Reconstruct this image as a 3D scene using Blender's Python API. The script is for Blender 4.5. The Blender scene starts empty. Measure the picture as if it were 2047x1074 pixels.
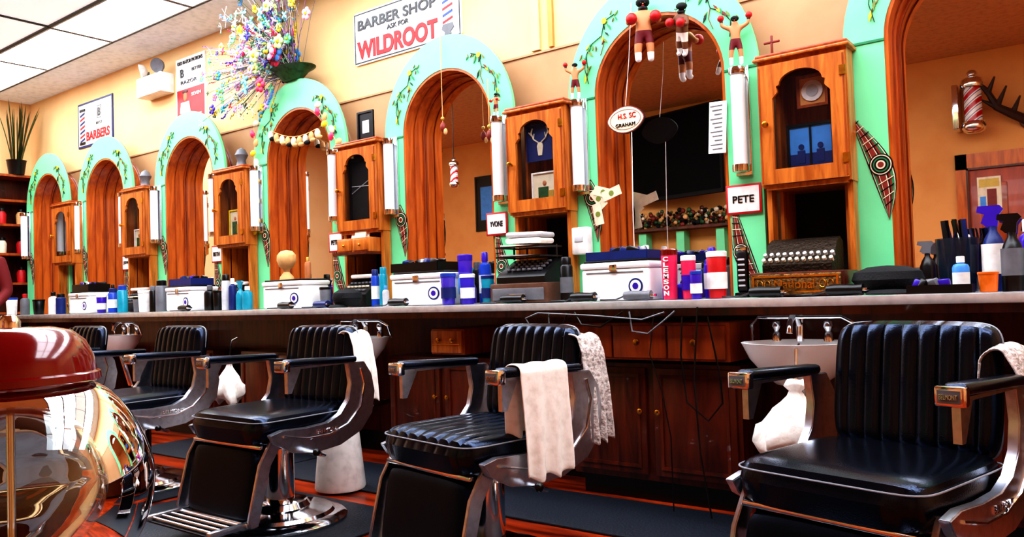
import bpy, bmesh, math, random
from mathutils import Vector, Matrix
SC=bpy.context.scene
COL=SC.collection
pi=math.pi
# ------------------------------------------------------------ materials
def lin(h):
    h=h.lstrip('#'); o=[]
    for i in (0,2,4):
        c=int(h[i:i+2],16)/255
        o.append(c/12.92 if c<=.04045 else ((c+.055)/1.055)**2.4)
    return (o[0],o[1],o[2],1)
MATS={}
def mk(name,col,rough=.5,metal=0,kind='plain',col2=None,scale=20,bump=.05,emit=0,spec=.5,coat=0,tint=None):
    if name in MATS: return MATS[name]
    m=bpy.data.materials.new(name); m.use_nodes=True; nt=m.node_tree; N=nt.nodes; L=nt.links
    b=N['Principled BSDF']; c=lin(col)
    b.inputs['Base Color'].default_value=c; b.inputs['Roughness'].default_value=rough; b.inputs['Metallic'].default_value=metal
    b.inputs['Specular IOR Level'].default_value=spec; b.inputs['Coat Weight'].default_value=coat
    if tint: b.inputs['Specular Tint'].default_value=lin(tint)
    if emit:
        b.inputs['Emission Color'].default_value=c; b.inputs['Emission Strength'].default_value=emit
    tc=N.new('ShaderNodeTexCoord')
    c2=lin(col2) if col2 else (c[0]*.8,c[1]*.8,c[2]*.8,1)
    def ramp(fac,a,bb,p0=.35,p1=.65,const=False):
        r=N.new('ShaderNodeValToRGB'); r.color_ramp.elements[0].position=p0; r.color_ramp.elements[1].position=p1
        r.color_ramp.elements[0].color=a; r.color_ramp.elements[1].color=bb
        if const: r.color_ramp.interpolation='CONSTANT'
        L.new(fac,r.inputs[0]); return r
    if kind in('plain','leather'):
        n=N.new('ShaderNodeTexNoise'); n.inputs['Scale'].default_value=scale; n.inputs['Detail'].default_value=4
        L.new(tc.outputs['Object'],n.inputs['Vector'])
        r=ramp(n.outputs['Fac'],c2,c,.3,.55); L.new(r.outputs[0],b.inputs['Base Color'])
        bp=N.new('ShaderNodeBump'); bp.inputs['Strength'].default_value=bump; bp.inputs['Distance'].default_value=.01
        if kind=='leather':
            v=N.new('ShaderNodeTexVoronoi'); v.inputs['Scale'].default_value=260; L.new(tc.outputs['Object'],v.inputs['Vector'])
            L.new(v.outputs['Distance'],bp.inputs['Height']); bp.inputs['Distance'].default_value=.002
        else: L.new(n.outputs['Fac'],bp.inputs['Height'])
        L.new(bp.outputs[0],b.inputs['Normal'])
    elif kind=='wood':
        mp=N.new('ShaderNodeMapping'); mp.inputs['Scale'].default_value=(scale,scale,scale*.12); L.new(tc.outputs['Object'],mp.inputs[0])
        n=N.new('ShaderNodeTexNoise'); n.inputs['Scale'].default_value=1.6; n.inputs['Detail'].default_value=6; n.inputs['Distortion'].default_value=.8
        L.new(mp.outputs[0],n.inputs['Vector'])
        r=ramp(n.outputs['Fac'],c2,c,.3,.62); L.new(r.outputs[0],b.inputs['Base Color'])
        bp=N.new('ShaderNodeBump'); bp.inputs['Strength'].default_value=.08; bp.inputs['Distance'].default_value=.002
        L.new(n.outputs['Fac'],bp.inputs['Height']); L.new(bp.outputs[0],b.inputs['Normal'])
    elif kind=='spiral':
        mp=N.new('ShaderNodeMapping'); mp.inputs['Rotation'].default_value=(0,.7,0); L.new(tc.outputs['Object'],mp.inputs[0])
        w=N.new('ShaderNodeTexWave'); w.bands_direction='Z'; w.inputs['Scale'].default_value=scale; L.new(mp.outputs[0],w.inputs['Vector'])
        r=N.new('ShaderNodeValToRGB'); r.color_ramp.interpolation='CONSTANT'; e=r.color_ramp.elements
        e[0].color=lin('c0101c'); e[1].position=.3; e[1].color=lin('f4f0ea'); x=e.new(.62); x.color=lin('24388c'); x=e.new(.8); x.color=lin('f4f0ea')
        L.new(w.outputs['Fac'],r.inputs[0]); L.new(r.outputs[0],b.inputs['Base Color'])
    elif kind=='floor':
        mp=N.new('ShaderNodeMapping'); mp.inputs['Scale'].default_value=(.8,6,1); L.new(tc.outputs['Object'],mp.inputs[0])
        n=N.new('ShaderNodeTexNoise'); n.inputs['Scale'].default_value=2.5; n.inputs['Detail'].default_value=7; L.new(mp.outputs[0],n.inputs['Vector'])
        r=ramp(n.outputs['Fac'],c2,c,.35,.62); L.new(r.outputs[0],b.inputs['Base Color'])
    elif kind=='bands':
        s=N.new('ShaderNodeSeparateXYZ'); L.new(tc.outputs['Generated'],s.inputs[0])
        r=N.new('ShaderNodeValToRGB'); r.color_ramp.interpolation='CONSTANT'; e=r.color_ramp.elements
        bands=scale
        e[0].position=0; e[0].color=lin(bands[0][1]); e[1].position=bands[1][0]; e[1].color=lin(bands[1][1])
        for p,cc in bands[2:]:
            x=e.new(p); x.color=lin(cc)
        L.new(s.outputs[2],r.inputs[0]); L.new(r.outputs[0],b.inputs['Base Color'])
    MATS[name]=m; return m
GREEN=mk('mint_green_paint','7ee2a6',.38,0,col2='76da9e',scale=4,bump=.02)
GREEND=mk('dark_green_paint','2c8a5a',.4)
PLY=mk('plywood_back','8c7458',.7)
WOOD=mk('orange_wood','cc6c24',.28,kind='wood',col2='9c440e',scale=16,coat=.2)
WOOD2=mk('cabinet_oak','cc7c34',.32,kind='wood',col2='984c16',scale=22,coat=.15)
WOODD=mk('dark_wood','64240f',.36,kind='wood',col2='340f06',scale=14,coat=.2)
WOODR=mk('drawer_wood','b0521e',.34,kind='wood',col2='7c3410',scale=14,coat=.15)
DOORW=mk('door_redwood','b0481c',.4,kind='wood',col2='8c3210',scale=10,coat=.1)
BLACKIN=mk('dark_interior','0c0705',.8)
WALL=mk('tan_plaster','ecc894',.75,col2='e8c08a',scale=3,bump=.03)
WALLO=mk('orange_plaster','e0a260',.75,col2='d89654',scale=3,bump=.03)
PANEL=mk('wall_panel_tan','bc9870',.55,col2='b48c64',scale=3,bump=.02)
CEIL=mk('ceiling_tile_white_selflit','f4f6fa',.8,col2='eceef2',scale=60,bump=.1,emit=.45)  # faint glow added to the tiles, offsetting brown bounce from the floor
CEILG=mk('ceiling_strip_grey_selflit','dce0e6',.6,emit=.12)  # weak emission brightens this plaster strip, which is no lamp
TBAR=mk('ceiling_bar_grey','3c3e42',.5,.1)
LIGHT=mk('light_diffuser','eef5ff',.5,emit=9.5)
MIRR=mk('mirror_glass','f0f0f0',.01,1,kind='none')
CHROME=mk('chrome','e8ebf0',.1,1,kind='none')
STEEL=mk('brushed_aluminium','d0d4de',.28,1,scale=40,bump=.05)
BRASS=mk('brass','d8a040',.25,1,scale=60,bump=.1)
BLACK=mk('black_leather','070a12',.22,kind='leather',col2='04060a',scale=8,bump=.12,spec=.7,tint='b4ccff')
BLACKL=mk('black_vinyl_panel','040508',.45,kind='leather',col2='020306',scale=8,bump=.1,spec=.3,tint='a8c4ff')
BLACKP=mk('black_plastic','08080b',.32)
BLACKM=mk('black_matte_fabric','0a0b10',.8,bump=.3,scale=120)
PIPE=mk('white_piping','8c9098',.4)
WHITE=mk('white_enamel','f4f4f4',.2,col2='eeeeee',scale=6,bump=.01)
WHITEM=mk('white_matte','f2f0ec',.6)
CLOTH=mk('white_towel_cloth','f4eee6',.9,col2='e4dcd2',scale=30,bump=.25)
TERRY=mk('terry_towel_cloth','d0c8c4',.95,col2='847c78',scale=70,bump=1)
RED=mk('red_enamel','74060e',.14,coat=.5,col2='680409')
REDM=mk('red_paint','c4141c',.45)
BLUEM=mk('blue_paint','1c48b0',.35)
PURP=mk('purple_plastic','3c1ca8',.3)
TEAL=mk('teal_plastic','1490a8',.3)
PINK=mk('pink_plastic','e02c60',.35)
YEL=mk('yellow_paint','e8c820',.4)
ORNG=mk('orange_plastic','e07018',.35)
GOLD=mk('gold_paint','c8a850',.4,.2)
GOLDD=mk('dull_gold_paint','8c7440',.5,.1)
SKIN=mk('skin_tone','c07c50',.5)
GREY=mk('grey_plastic','6c6e74',.4)
LTGREY=mk('light_grey','c4c6ca',.5)
TUBE=mk('fluorescent_tube','e4e8ee',.2,emit=.08,kind='none')
LEAF=mk('plant_leaf','2e5c34',.4,col2='16321c',scale=30)
NAVY=mk('navy_print','122a6c',.4)
SKY=mk('sky_blue_print','4c94e0',.4)
CREAM=mk('cream_print','e8dcc0',.5)
TERRA=mk('tan_plush','dcae74',.8)
COUNTER=mk('counter_laminate','c8c8c8',.2,col2='b0b0b0',scale=30,bump=.01)
EDGE=mk('counter_edge','cccccc',.25,.4)
FLOOR=mk('red_floor','b03e10',.3,kind='floor',col2='501204')
MAT=mk('rubber_mat','18202c',.5,col2='0e131a',scale=80,bump=.3)
SPIRAL=mk('barber_pole_stripes','ffffff',.25,kind='spiral',scale=3.4)
SPIRALS=mk('barber_pole_stripes_small','ffffff',.25,kind='spiral',scale=3.4)
CEILO=mk('rear_ceiling_tan','d8ac78',.75)
SCREEN=mk('black_screen','020203',.55,spec=.1)
OLIVE=mk('olive_print','7c8c3c',.5); MAROON=mk('maroon_print','84281c',.5)
m=bpy.data.materials.new('clear_glass'); m.use_nodes=True; b=m.node_tree.nodes['Principled BSDF']
b.inputs['Transmission Weight'].default_value=1; b.inputs['Roughness'].default_value=0; b.inputs['IOR'].default_value=1.52; b.inputs['Base Color'].default_value=(.86,.93,.92,1)
GLASS=m
def thinglass(name,col,a):
    m=bpy.data.materials.new(name); m.use_nodes=True; nt=m.node_tree; b=nt.nodes['Principled BSDF']
    b.inputs['Base Color'].default_value=lin(col); b.inputs['Alpha'].default_value=a; b.inputs['Roughness'].default_value=.05
    return m
PANE=thinglass('cabinet_glass','202428',.12)
PURPG=thinglass('purple_tinted_glass','4428c0',.72)
BLUEG=thinglass('blue_tinted_glass','2854c8',.72)
# ------------------------------------------------------------ mesh builder
class B:
    def __init__(s): s.bm=bmesh.new(); s.m=[]
    def _add(s,t,mat,M=None):
        if mat not in s.m: s.m.append(mat)
        i=s.m.index(mat)
        if M is not None: bmesh.ops.transform(t,matrix=M,verts=t.verts)
        for f in t.faces: f.material_index=i
        me=bpy.data.meshes.new('t'); t.to_mesh(me); t.free(); s.bm.from_mesh(me); bpy.data.meshes.remove(me); return s
    def box(s,c,d,mat,bev=0,rot=None,seg=2):
        t=bmesh.new(); bmesh.ops.create_cube(t,size=1); bmesh.ops.transform(t,matrix=Matrix.Diagonal((*d,1)),verts=t.verts)
        if bev: bmesh.ops.bevel(t,geom=t.edges[:]+t.verts[:],offset=min(bev,min(d)*.49),segments=seg,affect='EDGES',profile=.5)
        M=Matrix.Translation(c)
        if rot: M=M@Matrix.Rotation(rot[0],4,'X')@Matrix.Rotation(rot[1],4,'Y')@Matrix.Rotation(rot[2],4,'Z')
        return s._add(t,mat,M)
    def ext(s,x0,x1,y0,y1,z0,z1,mat,bev=0):
        return s.box(((x0+x1)/2,(y0+y1)/2,(z0+z1)/2),(abs(x1-x0),abs(y1-y0),abs(z1-z0)),mat,bev)
    def lathe(s,prof,c,mat,seg=32,M=None,sx=1,sy=1):
        t=bmesh.new(); rows=[]
        for r,z in prof:
            if r<1e-6: rows.append([t.verts.new((0,0,z))])
            else: rows.append([t.verts.new((r*math.cos(2*pi*k/seg)*sx,r*math.sin(2*pi*k/seg)*sy,z)) for k in range(seg)])
        for a,b2 in zip(rows,rows[1:]):
            for k in range(seg):
                k2=(k+1)%seg
                if len(a)==1 and len(b2)==1: break
                if len(a)==1: t.faces.new((a[0],b2[k],b2[k2]))
                elif len(b2)==1: t.faces.new((a[k],b2[0],a[k2]))
                else: t.faces.new((a[k],a[k2],b2[k2],b2[k]))
        if len(rows[0])>1: t.faces.new(rows[0][::-1])
        if len(rows[-1])>1: t.faces.new(rows[-1])
        bmesh.ops.recalc_face_normals(t,faces=t.faces)
        MM=Matrix.Translation(c)
        if M is not None: MM=MM@M
        return s._add(t,mat,MM)
    def cyl(s,p0,p1,r0,mat,r1=None,seg=20):
        p0=Vector(p0); p1=Vector(p1); d=p1-p0; r1=r0 if r1 is None else r1
        q=Vector((0,0,1)).rotation_difference(d.normalized()).to_matrix().to_4x4()
        return s.lathe([(r0,0),(r1,d.length)],p0,mat,seg,q)
    def sph(s,c,r,mat,seg=16,rot=None):
        if not hasattr(r,'__len__'): r=(r,r,r)
        t=bmesh.new(); bmesh.ops.create_uvsphere(t,u_segments=seg,v_segments=max(6,seg//2),radius=1)
        M=Matrix.Translation(c)
        if rot: M=M@Matrix.Rotation(rot[0],4,'X')@Matrix.Rotation(rot[1],4,'Y')@Matrix.Rotation(rot[2],4,'Z')
        return s._add(t,mat,M@Matrix.Diagonal((*r,1)))
    def prism(s,pts,a0,a1,mat,axis='Y',bev=0):
        t=bmesh.new()
        def P(p,a): return (p[0],a,p[1]) if axis=='Y' else ((a,p[0],p[1]) if axis=='X' else (p[0],p[1],a))
        v0=[t.verts.new(P(p,a0)) for p in pts]; v1=[t.verts.new(P(p,a1)) for p in pts]
        t.faces.new(v0); t.faces.new(v1[::-1]); n=len(pts)
        for i in range(n): t.faces.new((v0[i],v1[i],v1[(i+1)%n],v0[(i+1)%n]))
        bmesh.ops.recalc_face_normals(t,faces=t.faces)
        if bev: bmesh.ops.bevel(t,geom=[e for e in t.edges if len(e.link_faces)==2 and e.calc_face_angle(0)>.8],offset=bev,segments=2,affect='EDGES')
        return s._add(t,mat)
    def ring(s,O,I,y0,y1,mat,closed=False):
        t=bmesh.new(); n=len(O)
        V=[[t.verts.new((p[0],y,p[1])) for p in L] for L in(O,I) for y in(y0,y1)]
        o0,o1,i0,i1=V
        for k in range(n if closed else n-1):
            j=(k+1)%n
            t.faces.new((o0[k],o0[j],i0[j],i0[k])); t.faces.new((o1[k],i1[k],i1[j],o1[j]))
            t.faces.new((o0[k],o1[k],o1[j],o0[j])); t.faces.new((i0[k],i0[j],i1[j],i1[k]))
        if not closed:
            for k in(0,-1): t.faces.new((o0[k],i0[k],i1[k],o1[k]))
        bmesh.ops.recalc_face_normals(t,faces=t.faces)
        return s._add(t,mat)
    def sweep(s,pts,r,mat,seg=8,closed=False,rr=None):
        pts=[Vector(p) for p in pts]; t=bmesh.new(); n=len(pts); rows=[]; nrm=None
        for i,p in enumerate(pts):
            a=pts[(i-1)%n] if (closed or i>0) else p; c=pts[(i+1)%n] if (closed or i<n-1) else p
            d=(c-a).normalized()
            if nrm is None:
                nrm=d.orthogonal().normalized()
            else:
                nrm=(nrm-d*nrm.dot(d))
                nrm=nrm.normalized() if nrm.length>1e-6 else d.orthogonal().normalized()
            bn=d.cross(nrm); R=rr[i] if rr else r
            rows.append([t.verts.new(p+(nrm*math.cos(2*pi*k/seg)+bn*math.sin(2*pi*k/seg))*R) for k in range(seg)])
        for i in range(n if closed else n-1):
            a=rows[i]; c=rows[(i+1)%n]
            for k in range(seg): t.faces.new((a[k],a[(k+1)%seg],c[(k+1)%seg],c[k]))
        if not closed: t.faces.new(rows[0][::-1]); t.faces.new(rows[-1])
        return s._add(t,mat)
    def pad(s,w,h,th,mat,ribs=0,M=None,p=6,back=.5,nv=20):
        t=bmesh.new(); nu=max(24,ribs*8)
        def pt(i,j,side):
            u=-1+2*i/nu; v=-1+2*j/nv
            u=math.copysign(abs(u)**.8,u); v=math.copysign(abs(v)**.8,v)
            e=max(0,(1-abs(u)**p)*(1-abs(v)**p))**.4
            if side>0:
                if ribs: e*=1-.3*(1-abs(math.sin(ribs*pi*(u+1)/2)))**2.5
                y=-th*e
            else: y=th*back*e
            k=1-.10*abs(u)**4*abs(v)**4
            return (w/2*u*k,y,h/2*v*k)
        for side in(1,-1):
            G=[[t.verts.new(pt(i,j,side)) for j in range(nv+1)] for i in range(nu+1)]
            for i in range(nu):
                for j in range(nv):
                    q=(G[i][j],G[i+1][j],G[i+1][j+1],G[i][j+1]); t.faces.new(q if side>0 else q[::-1])
        bmesh.ops.remove_doubles(t,verts=t.verts,dist=1e-5)
        return s._add(t,mat,M)
    def text(s,body,c,w,h,mat,M=None,d=.002,bold=0,track=1):
        cu=bpy.data.curves.new('txt','FONT'); cu.body=body; cu.size=1; cu.align_x='CENTER'; cu.extrude=.01; cu.offset=bold; cu.space_character=track
        o=bpy.data.objects.new('txt',cu); COL.objects.link(o); bpy.context.view_layer.update()
        me=bpy.data.meshes.new_from_object(o.evaluated_get(bpy.context.evaluated_depsgraph_get()))
        bpy.data.objects.remove(o); bpy.data.curves.remove(cu)
        t=bmesh.new(); t.from_mesh(me); bpy.data.meshes.remove(me)
        xs=[v.co.x for v in t.verts]; ys=[v.co.y for v in t.verts]
        x0,x1,y0,y1=min(xs),max(xs),min(ys),max(ys)
        for v in t.verts:
            x,y,z=v.co; v.co=((x-(x0+x1)/2)*w/(x1-x0), -z/.01*d, (y-(y0+y1)/2)*h/(y1-y0))
        MM=Matrix.Translation(c)
        if M is not None: MM=MM@M
        return s._add(t,mat,MM)
    def obj(s,name,parent=None,loc=None,ang=.7):
        me=bpy.data.meshes.new(name); s.bm.to_mesh(me); s.bm.free()
        for m in s.m: me.materials.append(m)
        for p in me.polygons: p.use_smooth=True
        me.set_sharp_from_angle(angle=ang)
        o=bpy.data.objects.new(name,me); COL.objects.link(o)
        if parent: o.parent=parent
        if loc: o.location=loc
        return o
def thing(name,label,cat,loc=(0,0,0),rz=0,group=None):
    e=bpy.data.objects.new(name,None); e.empty_display_size=.1; COL.objects.link(e); e.location=loc; e.rotation_euler=(0,0,rz)
    e['label']=label; e['category']=cat
    if group: e['group']=group
    return e
def tag(o,label,cat,group=None,kind=None):
    o['label']=label; o['category']=cat
    if group: o['group']=group
    if kind: o['kind']=kind
    return o
def struct(o): o['kind']='structure'; return o
def dup(root,loc,rz=None,label=None,sc=None):
    n=root.copy(); COL.objects.link(n); n.location=loc
    if rz is not None: n.rotation_euler=(0,0,rz)
    if label: n['label']=label
    if sc: n.scale=sc
    def rec(a,b2):
        for ch in [c for c in a.children]:
            k=ch.copy(); COL.objects.link(k); k.parent=b2; k.matrix_parent_inverse=ch.matrix_parent_inverse.copy(); rec(ch,k)
    rec(root,n); return n
RX=lambda a:Matrix.Rotation(a,4,'X')
RY=lambda a:Matrix.Rotation(a,4,'Y')
RZ=lambda a:Matrix.Rotation(a,4,'Z')
T=lambda *a:Matrix.Translation(a)
# ------------------------------------------------------------ room
XL,XR,YF,H=-9.27,2.6,-5.3,3.2
YC=-2.46
struct(B().ext(XL-.1,XR+.1,YF-.1,.1,-.1,0,FLOOR).obj('floor'))
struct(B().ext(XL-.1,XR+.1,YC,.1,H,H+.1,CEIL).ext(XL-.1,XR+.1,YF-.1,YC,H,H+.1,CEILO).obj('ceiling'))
struct(B().ext(XL-.1,XR+.1,0,.1,0,H,WALL).obj('wall_back'))
struct(B().ext(XL-.1,XL,YF,0,0,H,WALL).obj('wall_left'))
struct(B().ext(XR,XR+.1,YF,0,0,H,WALLO).obj('wall_right'))
struct(B().ext(XL-.1,XR+.1,YF-.1,YF,0,H,WALLO).obj('wall_front'))
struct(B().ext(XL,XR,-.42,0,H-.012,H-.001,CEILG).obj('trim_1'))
g=B()
for y in(-.42,-.93,-1.44,-1.95,-2.46): g.ext(XL,XR,y-.009,y+.009,H-.012,H,TBAR)
x=-9.0
xs=[]
while x<XR: xs.append(x); g.ext(x-.009,x+.009,YC,-.42,H-.012,H,TBAR); x+=1.2
struct(g.obj('trim_2'))
struct(B().ext(-2.62,-2.56,-.02,0,2.36,H,WALL).ext(-2.50,-2.47,-.02,0,2.36,H,WALLO).obj('trim_3'))
first=None
for r,(y0,y1) in enumerate(((-.93,-.42),(-1.95,-1.44),(-2.46,-1.95))):  # rearmost row is added out of view to brighten chair and arch fronts
    for i,xx in enumerate(xs[:-1]):
        loc=(xx+.6,(y0+y1)/2,H-.011)
        if first is None:
            first=thing('ceiling_light','white flush fluorescent ceiling light panel in the grid','ceiling light',loc,group='fluorescent ceiling panels')
            B().ring([(-.588,-.243),(.588,-.243),(.588,.243),(-.588,.243)],[(-.575,-.23),(.575,-.23),(.575,.23),(-.575,.23)],-.004,.004,LTGREY,True).obj('frame',first).rotation_euler=(pi/2,0,0)
            B().box((0,0,0),(1.15,.46,.006),LIGHT).obj('diffuser',first)
        else: dup(first,loc)
# ------------------------------------------------------------ wall panel & counter
struct(B().ext(-8.95,1.6,-.004,0,.94,2.34,PANEL).ext(-8.95,1.6,-.012,0,2.34,2.352,PANEL).obj('trim_4'))
c=thing('countertop','long pale laminate barber countertop with light metal edge','counter',(0,0,0))
B().ext(-8.95,1.5,-.59,0,.895,.929,COUNTER).obj('worktop',c)
B().ext(-8.95,1.5,-.604,-.59,.895,.931,EDGE,.004).obj('edge_strip',c)
B().ext(-8.95,1.5,-.57,-.52,.862,.895,WOODD).obj('support_rail',c)
struct(B().ext(-8.95,1.5,-.10,0,0,.89,WOODD).obj('trim_5'))
struct(B().ext(-8.95,1.5,-.125,-.10,0,.12,BLACKP).obj('baseboard_back'))
# ------------------------------------------------------------ arches
AX=[-.38,-1.765,-3.15,-4.535,-5.92,-7.305,-8.47]
def archpts(hw,top,zs,n=28):
    P=[(-hw,0),(-hw,zs*.5),(-hw,zs)]
    for k in range(1,n):
        a=pi-pi*k/n; P.append((hw*math.cos(a),zs+(top-zs)*math.sin(a)))
    return P+[(hw,zs),(hw,zs*.5),(hw,0)]
OUT=archpts(.51,1.60,1.05); INN=archpts(.35,1.40,1.05); IN2=archpts(.335,1.385,1.05)
arch=thing('mirror_arch','mint green arched mirror surround with orange wood lining','arch',(AX[1],0,.931),group='green station arches')
B().ring(OUT,INN,-.18,-.158,GREEN).ring(OUT,INN,-.158,-.152,PLY).obj('face_frame',arch)
B().ring(INN,IN2,-.176,-.012,WOOD).ring(archpts(.352,1.402,1.05),archpts(.325,1.375,1.05),-.026,-.012,WOODR).ring(archpts(.345,1.395,1.05),archpts(.328,1.378,1.05),-.105,-.10,WOODR).obj('wood_lining',arch)
B().prism(archpts(.37,1.42,1.05),-.010,-.0045,MIRR).obj('mirror_pane',arch)
g=B()
for sx in(-1,1): g.box((sx*.43,-.182,1.045),(.162,.006,.010),GREEND)
g.obj('band_line',arch)
def crescent(g,x0,z0,x1,z1,sgn,cs=1,wd=1):
    N=18
    def cur(b,e=1.3):
        L=[]
        for i in range(N+1):
            t=i/N; x=x0+(x1-x0)*t; z=z0+(z1-z0)*t
            n=Vector((-(z1-z0),(x1-x0))).normalized()*sgn
            L.append((x+n.x*b*math.sin(pi*t**e),z+n.y*b*math.sin(pi*t**e)))
        return L
    lev=[(.092,-.002,BLACKP,-.1825),(.087,.003,CREAM,-.1832),(.083,.006,GREEND,-.1839),(.072,.014,MAROON,-.1846),(.062,.020,BLACKP,-.1853),(.055,.024,CREAM,-.1860),(.051,.027,MAROON,-.1867)]
    for w,iw,mt,y in lev:
        A=cur(w*wd); C=cur(iw*wd); g.prism(A+C[::-1][1:-1],y,-.18,mt)
    n=Vector((-(z1-z0),(x1-x0))).normalized()*sgn
    for t in(.16,.22,.28,.34,.40,.70,.76,.82,.88):
        bx=x0+(x1-x0)*t; bz=z0+(z1-z0)*t; h=math.sin(pi*t**1.3)*wd
        g.sweep([(bx+n.x*.012*h,-.187,bz+n.y*.012*h),(bx+n.x*.082*h,-.187,bz+n.y*.082*h+.014)],.002,CREAM if int(t*100)%4 else BLACKP,6)
    t=.55; cx=x0+(x1-x0)*t+n.x*.048*wd; cz=z0+(z1-z0)*t+n.y*.048*wd
    for r,mt,y in((.046,BLACKP,-.1875),(.041,CREAM,-.188),(.037,BLACKP,-.1885),(.030,GREEND,-.189),(.025,BLACKP,-.1895),(.018,CREAM,-.190),(.012,MAROON,-.1905)):
        g.cyl((cx,y,cz),(cx,-.18,cz),r*cs,mt,seg=24)
g=B(); crescent(g,-.506,.78,-.360,.30,1,1,.95); g.obj('knotwork_ornament',arch)
g=B(); crescent(g,.360,.46,.500,.02,-1,.85,.9); g.obj('knotwork_ornament',arch)
random.seed(4)
for sgn in(-1,1):
    g=B(); pts=[]
    for i in range(6):
        a=math.radians(90-sgn*(30+i*8)); r=.43+.022*math.sin(i*2.2); rz=.46+.022*math.sin(i*2.2)
        pts.append((r*math.cos(a),-.184,1.05+rz*math.sin(a)))
    g.sweep(pts,.0022,BLACKP,6)
    for i,p in enumerate(pts):
        for k in range(4):
            an=random.uniform(-2.4,-.7); l=random.uniform(.02,.05); mt=[MAROON,OLIVE,GREEND,GOLDD,OLIVE,BLACKP,YEL][(i*2+k)%7]
            ox,oz=random.uniform(-.025,.025),random.uniform(-.025,.025)
            dx,dz=math.cos(an)*l,math.sin(an)*l; nx,nz=-dz*.13,dx*.13; q=Vector((p[0]+ox,p[2]+oz))
            g.prism([(q.x,q.y),(q.x+dx*.5+nx,q.y+dz*.5+nz),(q.x+dx,q.y+dz),(q.x+dx*.5-nx,q.y+dz*.5-nz)],-.1865-.0003*k,-.182,mt)
    p=pts[1]; g.cyl((p[0],-.189,p[2]),(p[0],-.18,p[2]),.015,YEL,seg=14)
    q=pts[4]; g.sweep([q,(q[0]+sgn*.01,-.184,q[2]-.07),(q[0]-sgn*.01,-.184,q[2]-.15)],.002,BLACKP,6)
    q=pts[2]; g.sweep([q,(q[0]-sgn*.01,-.184,q[2]-.05),(q[0]+sgn*.01,-.184,q[2]-.10)],.002,MAROON,6)
    g.obj('painted_vine',arch)
for i,x in enumerate(AX):
    if i==1: continue
    n=dup(arch,(x,0,.931)); 
    if i==6: n.scale=(.93,1,1)
# ------------------------------------------------------------ tube lamps
lamp=thing('wall_lamp','vertical white tube lamp with chrome end caps','lamp',(AX[1]-.43,-.182,1.49),group='vertical tube lamps')
B().cyl((0,-.052,.02),(0,-.052,.46),.031,TUBE,seg=20).obj('lamp_tube',lamp)
for z in(0,.44): B().lathe([(.02,0),(.037,.004),(.038,.02),(.037,.036),(.02,.04)],(0,-.052,z),CHROME,20).obj('end_cap',lamp)
B().ext(-.038,.038,-.014,0,-.01,.49,CHROME,.003).ext(-.012,.012,-.04,-.008,.005,.03,CHROME).ext(-.012,.012,-.04,-.008,.45,.475,CHROME).obj('backplate',lamp)
for i,x in enumerate(AX):
    for s in(-1,1):
        if (i,s)==(1,-1) or i==0: continue
        dup(lamp,(x+s*.43*(.93 if i==6 else 1),-.182,1.49))
# ------------------------------------------------------------ cabinets between arches
CX=[(AX[i]+AX[i+1])/2+.035 for i in range(6)]; CX[5]=-7.90
cab=thing('wall_cabinet','oak display cabinet with scalloped glass door above open niche','cabinet',(CX[0],0,.931),group='oak cabinets between arches')
g=B()
for s in(-1,1):
    g.ext(s*.145,s*.13,-.185,-.008,0,1.03,WOOD2); g.ext(s*.185,s*.168,-.285,-.186,.47,1.02,WOOD2); g.ext(s*.18,s*.158,-.25,-.186,0,.47,WOOD2)
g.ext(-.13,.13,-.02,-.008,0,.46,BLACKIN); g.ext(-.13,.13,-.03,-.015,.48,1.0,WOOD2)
g.ext(-.168,.168,-.285,-.02,.46,.48,WOOD2).ext(-.168,.168,-.285,-.02,1.0,1.02,WOOD2)
g.ext(-.13,.13,-.235,-.02,.001,.004,WOODD)
g.obj('body',cab)
B().ext(-.20,.20,-.31,-.01,1.02,1.034,WOOD2,.004).ext(-.192,.192,-.30,-.01,1.034,1.05,WOODR,.004).obj('cornice',cab)
d=B()
def halfdoor(s):
    ow,z0,z1=.18,.482,1.0
    I=[(0,.545),(.12,.545),(.12,.85),(.098,.875),(.102,.90)]
    for k in range(0,7):
        a=k/6*pi/2; I.append((.09*math.cos(a),.905+.055*math.sin(a)))
    P=[(0,z0),(ow,z0),(ow,z1),(0,z1)]+I[::-1]
    return [(s*p[0],p[1]) for p in P]
for s in(-1,1): d.prism(halfdoor(s),-.305,-.287,WOOD2)
for s in(-1,1): d.ext(s*.178,s*.172,-.309,-.305,.49,.99,WOODR)
do=d.obj('door',cab)
B().ext(-.13,.13,-.293,-.290,.54,.965,PANE).obj('glass_pane',do)
B().lathe([(0,0),(.008,.002),(.006,.012),(.014,.02),(.012,.03),(0,.033)],(-.148,-.305,.74),BRASS,16,RX(pi/2)).obj('knob',do)
for z in(.56,.92): B().ext(.160,.186,-.312,-.304,z-.02,z+.02,BRASS).obj('hinge',do)
for i in range(1,6): dup(cab,(CX[i],0,.931))
def pic(name,label,cat,x,y,z,w,h,fr,fn,fw=.012,group=None):
    r=thing(name,label,cat,(x,y,z),group=group)
    B().ring([(-w/2,0),(w/2,0),(w/2,h),(-w/2,h)],[(-w/2+fw,fw),(w/2-fw,fw),(w/2-fw,h-fw),(-w/2+fw,h-fw)],-.012,0,fr,True).obj('frame',r)
    g=B(); fn(g,w,h); g.obj('print',r); return r
def f_blue(g,w,h):
    g.ext(-w/2,w/2,-.004,0,0,h,SKY).ext(-w/2+.012,w/2-.012,-.006,-.004,.012,h*.35,NAVY).ext(-.004,.004,-.009,-.004,0,h,BLACKP)
    for k in(-.2,.2): g.cyl((k*w,-.008,h*.5),(k*w,-.004,h*.5),.012,NAVY,seg=12).ext(k*w-.016,k*w+.016,-.008,-.004,h*.15,h*.42,NAVY)
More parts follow.
